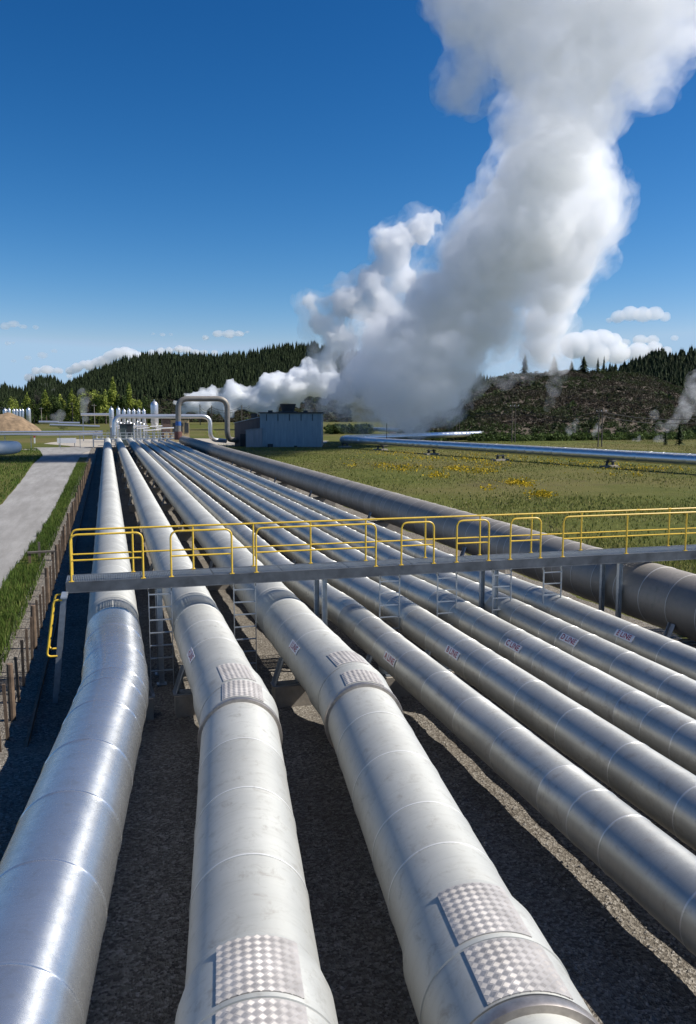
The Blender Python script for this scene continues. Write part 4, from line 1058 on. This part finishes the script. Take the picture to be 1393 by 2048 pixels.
def billow_group(name, amps, seed):
    g = bpy.data.node_groups.new(name, 'GeometryNodeTree')
    g.interface.new_socket('Geometry', in_out='INPUT', socket_type='NodeSocketGeometry'); g.interface.new_socket('Geometry', in_out='OUTPUT', socket_type='NodeSocketGeometry')
    N, lk = g.nodes.new, g.links.new
    gi, go = N('NodeGroupInput'), N('NodeGroupOutput'); geo = gi.outputs[0]
    for scale, amp, kind in amps:
        sp, no, ps = N('GeometryNodeSetPosition'), N('GeometryNodeInputNormal'), N('GeometryNodeInputPosition')
        of = N('ShaderNodeVectorMath'); of.operation = 'ADD'; of.inputs[1].default_value = (seed * 13.7, seed * 7.1, seed * 3.3); lk(ps.outputs[0], of.inputs[0])
        if kind == 'n':
            t = N('ShaderNodeTexNoise'); t.inputs['Detail'].default_value = 4; t.inputs['Roughness'].default_value = .58; val, sub, a_ = t.outputs[0], .5, amp
        else:
            t = N('ShaderNodeTexVoronoi'); t.feature = 'SMOOTH_F1'; t.inputs['Smoothness'].default_value = .25; t.inputs['Detail'].default_value = 1.5; val, sub, a_ = t.outputs['Distance'], .42, -amp
        t.inputs['Scale'].default_value = scale; lk(of.outputs[0], t.inputs['Vector'])
        ma, mb, vm = N('ShaderNodeMath'), N('ShaderNodeMath'), N('ShaderNodeVectorMath')
        ma.operation = 'SUBTRACT'; ma.inputs[1].default_value = sub; lk(val, ma.inputs[0]); mb.operation = 'MULTIPLY'; mb.inputs[1].default_value = a_; lk(ma.outputs[0], mb.inputs[0])
        vm.operation = 'SCALE'; lk(no.outputs[0], vm.inputs[0]); lk(mb.outputs[0], vm.inputs['Scale']); lk(vm.outputs[0], sp.inputs['Offset']); lk(geo, sp.inputs['Geometry']); geo = sp.outputs[0]
    lk(geo, go.inputs[0]); return g

def puff(name, blobs, off, vox, amps, mat, parent=None, seed=0, zs=1., jit=0):
    bm = bmesh.new(); g_ = random.Random(seed)
    for u, v, r, Y in blobs:
        c = at(u, v, Y); d = Vector(ray(u, v)).y; R = r * Y / d / F + off
        if R <= 0: continue
        for q in bmesh.ops.create_icosphere(bm, subdivisions=3, radius=1.)['verts']: q.co = c + Vector((q.co.x * R, q.co.y * R, q.co.z * R * zs))
        for k in range(jit):
            a = Vector((g_.gauss(0, 1), g_.gauss(0, 1), g_.gauss(0, 1))).normalized(); R2 = R * g_.uniform(.22, .5)
            for q in bmesh.ops.create_icosphere(bm, subdivisions=2, radius=1.)['verts']: q.co = c + Vector((a.x, a.y, a.z * zs)) * R * g_.uniform(.75, .98) + q.co * R2
    me = bpy.data.meshes.new(name); bm.to_mesh(me); bm.free(); o = bpy.data.objects.new(name, me); link(o, parent)
    rm = o.modifiers.new('union', 'REMESH'); rm.mode = 'VOXEL'; rm.voxel_size = vox
    mo = o.modifiers.new('billow', 'NODES'); mo.node_group = billow_group(name, amps, seed)
    rm = o.modifiers.new('clean', 'REMESH'); rm.mode = 'VOXEL'; rm.voxel_size = vox; rm.use_smooth_shade = True
    me.materials.append(mat); return o

SM = [(648, 802, 24, 166), (690, 778, 46, 166), (735, 750, 64, 164), (790, 765, 88, 163), (845, 770, 84, 163), (775, 690, 72, 160), (850, 690, 95, 158), (915, 722, 66, 155), (884, 792, 52, 163), (815, 836, 42, 165),
      (880, 610, 85, 150), (960, 640, 85, 150), (960, 545, 105, 145), (1000, 490, 110, 140), (1050, 440, 115, 135), (1070, 370, 105, 130), (1120, 320, 105, 125), (1100, 250, 100, 120), (1150, 200, 118, 115),
      (1150, 110, 138, 110), (1250, 110, 108, 110), (1080, 60, 128, 108), (985, 70, 82, 108), (1210, 30, 150, 105), (1320, 40, 98, 105), (925, 170, 50, 112), (1000, -60, 160, 102), (1200, -80, 180, 100), (1350, -60, 130, 100),
      (1090, 690, 52, 160), (1090, 640, 62, 158), (1095, 570, 75, 152), (1130, 500, 85, 145), (1170, 430, 85, 138), (1200, 390, 58, 133)]
bil = [(.08, 7, 'n'), (.19, 4., 'v'), (.5, 2.2, 'v'), (1.25, 1.0, 'v')]
pl = puff('steam_plume', [b for b in SM if b[3] > 121], -1.0, .36, bil, vol_mat('dense_steam', .26, col=.990), None, 1)
tag(pl, 'huge grey white steam plume towering from behind the cooling tower to the upper right', 'steam plume')
puff('upper_billow', [b for b in SM if b[3] <= 126], -.8, .4, bil, vol_mat('loose_steam', .055, col=.992), pl, 5)
puff('inner_veil', SM, .3, .38, [(.07, 8, 'n'), (.2, 4.5, 'v'), (.5, 2.6, 'v'), (1.3, 1.3, 'v')], vol_mat('soft_steam', .085, col=.99), pl, 2)
puff('outer_veil', SM, 1.2, .5, [(.07, 7, 'n'), (.22, 5, 'n'), (.6, 2.4, 'n')], vol_mat('thin_steam', .13, wisp=.25), pl, 3)
SB = [(620, 600, 30, 300), (640, 645, 40, 300), (690, 605, 48, 300), (740, 570, 45, 300), (790, 500, 52, 300), (845, 455, 42, 300), (872, 438, 25, 300), (675, 680, 48, 300), (770, 620, 50, 300), (810, 560, 40, 300), (650, 720, 40, 300)]
p2 = puff('steam_cloud', SB, -.6, .7, [(.035, 12, 'n'), (.12, 9, 'n'), (.3, 3, 'v'), (.8, 1.4, 'v')], vol_mat('middle_steam', .26), None, 3)
tag(p2, 'soft white steam cloud rising left of the huge plume above the pine hill', 'steam plume')
puff('veil', SB, .6, .8, [(.04, 12, 'n'), (.12, 9, 'n'), (.35, 3.6, 'n')], vol_mat('middle_veil', .09, wisp=.1), p2, 4)
SL = [(352, 806, 10, 480), (385, 805, 26, 480), (415, 795, 26, 480), (425, 778, 16, 480), (470, 785, 28, 480), (462, 768, 16, 480), (505, 800, 30, 480), (540, 770, 32, 480), (560, 755, 18, 480), (585, 780, 40, 480), (612, 725, 17, 480), (600, 750, 24, 480), (640, 760, 45, 480), (455, 815, 26, 480), (400, 820, 22, 480), (540, 810, 30, 480), (370, 822, 16, 480)]
p3 = puff('steam_bank', SL, .6, .7, [(.05, 6, 'n'), (.14, 4.5, 'v'), (.36, 2, 'v')], vol_mat('white_steam', .45, col=.993), None, 5)
tag(p3, 'low bright white bank of steam behind the tall pipe loop and poles', 'steam plume')
for k, (bl, den, lab) in enumerate([
        ([(1105, 700, 40, 200), (1070, 720, 34, 200), (1120, 745, 22, 200), (1110, 775, 18, 198), (1100, 800, 12, 196), (1095, 815, 9, 196), (1010, 735, 40, 205), (1050, 740, 26, 202)], .018, 'thin steam wisp hanging down the right slope under the big plume'),
        ([(1320, 880, 12, 150), (1318, 855, 12, 152), (1335, 850, 14, 154), (1350, 840, 13, 154), (1370, 825, 20, 156), (1385, 800, 26, 158), (1400, 770, 30, 160), (1310, 830, 9, 154)], .05, 'steam wisp drifting past the two young pines at the right edge'),
        ([(1137, 872, 9, 168), (1143, 860, 9, 169), (1152, 850, 8, 170)], .12, 'small steam wisp before the shrubs, left of the right twin pole'),
        ([(1188, 874, 7, 160), (1192, 862, 6, 161), (1196, 854, 6, 162)], .12, 'small steam wisp beside the right twin pole'),
        ([(1272, 884, 6, 155), (1279, 877, 6, 156)], .12, 'tiny steam wisp low on the grass, left of the two young pines'),
        ([(118, 838, 10, 480), (124, 828, 10, 480), (108, 836, 8, 480)], .04, 'faint steam wisp before the rounded dark green tree'),
        ([(172, 838, 8, 470), (168, 820, 9, 470), (170, 800, 12, 470), (164, 786, 10, 470)], .035, 'faint steam wisp rising before the broad yellow green tree'),
        ([(700, 845, 26, 150), (680, 840, 16, 150), (730, 855, 24, 148), (780, 860, 24, 150), (830, 858, 24, 150)], .045, 'thin steam mist low over the field beside the cooling tower')]):
    o = puff('steam_wisp', bl, 0, .35 if bl[0][3] < 300 else .8, [(.2, 3., 'n'), (.6, 2.2, 'n'), (1.6, 1.0, 'n')] if bl[0][3] < 300 else [(.12, 4, 'n'), (.4, 2, 'n')], vol_mat('wisp_steam', den * (1.7 if den == .12 else 3.0), wisp=(.9 if den == .12 else .35) if bl[0][3] < 300 else .12), None, 20 + k, 1.9 if den == .12 else 1.15)
    tag(o, lab, 'steam wisp')
for k, (bl, den, zs, lab) in enumerate([
        ([(1238, 633, 15, 4000), (1262, 627, 19, 4000), (1285, 630, 19, 4000), (1310, 626, 17, 4000), (1332, 634, 11, 4000), (1218, 641, 7, 4000)], .010, .8, 'small flat white cloud floating above the others at right'),
        ([(1150, 690, 30, 4600), (1178, 682, 24, 4600), (1205, 678, 22, 4600), (1228, 682, 18, 4600), (1190, 710, 30, 4600), (1235, 706, 26, 4600), (1275, 705, 22, 4600), (1310, 700, 18, 4600), (1335, 702, 12, 4600)], .012, .9, 'bright white cumulus cloud low above the right pines'),
        ([(1250, 685, 12, 5200), (1280, 680, 16, 5200), (1305, 680, 14, 5200), (1350, 676, 7, 5200)], .008, .7, 'pale thin cloud between the white cumulus and the small flat cloud'),
        ([(412, 676, 9, 4000), (435, 668, 12, 4000), (458, 668, 13, 4000), (480, 668, 10, 4000), (495, 664, 6, 4000)], .016, .7, 'small white cloud above the pine hill left of the steam'),
        ([(u, 738 - (u - 140) * .20 + q, r, 4600) for u, q, r in [(140, 4, 9), (155, 0, 11), (168, -4, 9), (180, 2, 13), (195, -2, 12), (208, 0, 15), (222, -10, 13), (236, -12, 15), (250, -12, 14), (262, -4, 15), (275, 4, 13), (290, 8, 12)]] + [(u, 702 + q, r, 4600) for u, q, r in [(305, 4, 9), (322, 2, 10), (340, 0, 9), (358, -3, 10), (375, -2, 10), (392, 2, 9), (410, 3, 8), (430, 4, 8), (450, 4, 7)]], .024, .8, 'long white cloud bank just above the left pine hill'),
        ([(10, 652, 9, 4000), (28, 648, 11, 4000), (48, 654, 9, 4000), (72, 655, 7, 4000)], .010, .6, 'thin grey cloud at the left edge, highest there'),
        ([(308, 668, 6, 4000), (325, 669, 8, 4000), (342, 668, 6, 4000)], .010, .6, 'faint tiny grey cloud above the left hill crest'),
        ([(28, 722, 8, 4200), (55, 716, 9, 4200), (85, 710, 10, 4200), (108, 702, 8, 4200), (128, 704, 5, 4200)], .008, .6, 'faint grey streak of cloud above the far left hills'),
        ([(72, 742, 10, 5200), (95, 740, 13, 5200), (118, 742, 10, 5200), (60, 755, 12, 5200), (140, 752, 8, 5200)], .018, .7, 'white cloud peeping over the small rounded hill'),
        ([(16, 687, 6, 4200), (28, 686, 5, 4200)], .010, .6, 'tiny faint cloud scrap at the left edge')]):
    f = bl[0][3] / 4000
    o = puff('cloud', bl, 0, 4.5, [(.006, 36, 'n'), (.022, 24, 'n'), (.07, 10, 'n')], vol_mat('cloud_vapour', den * 1.5), None, 60 + k, zs)
    tag(o, lab, 'cloud')
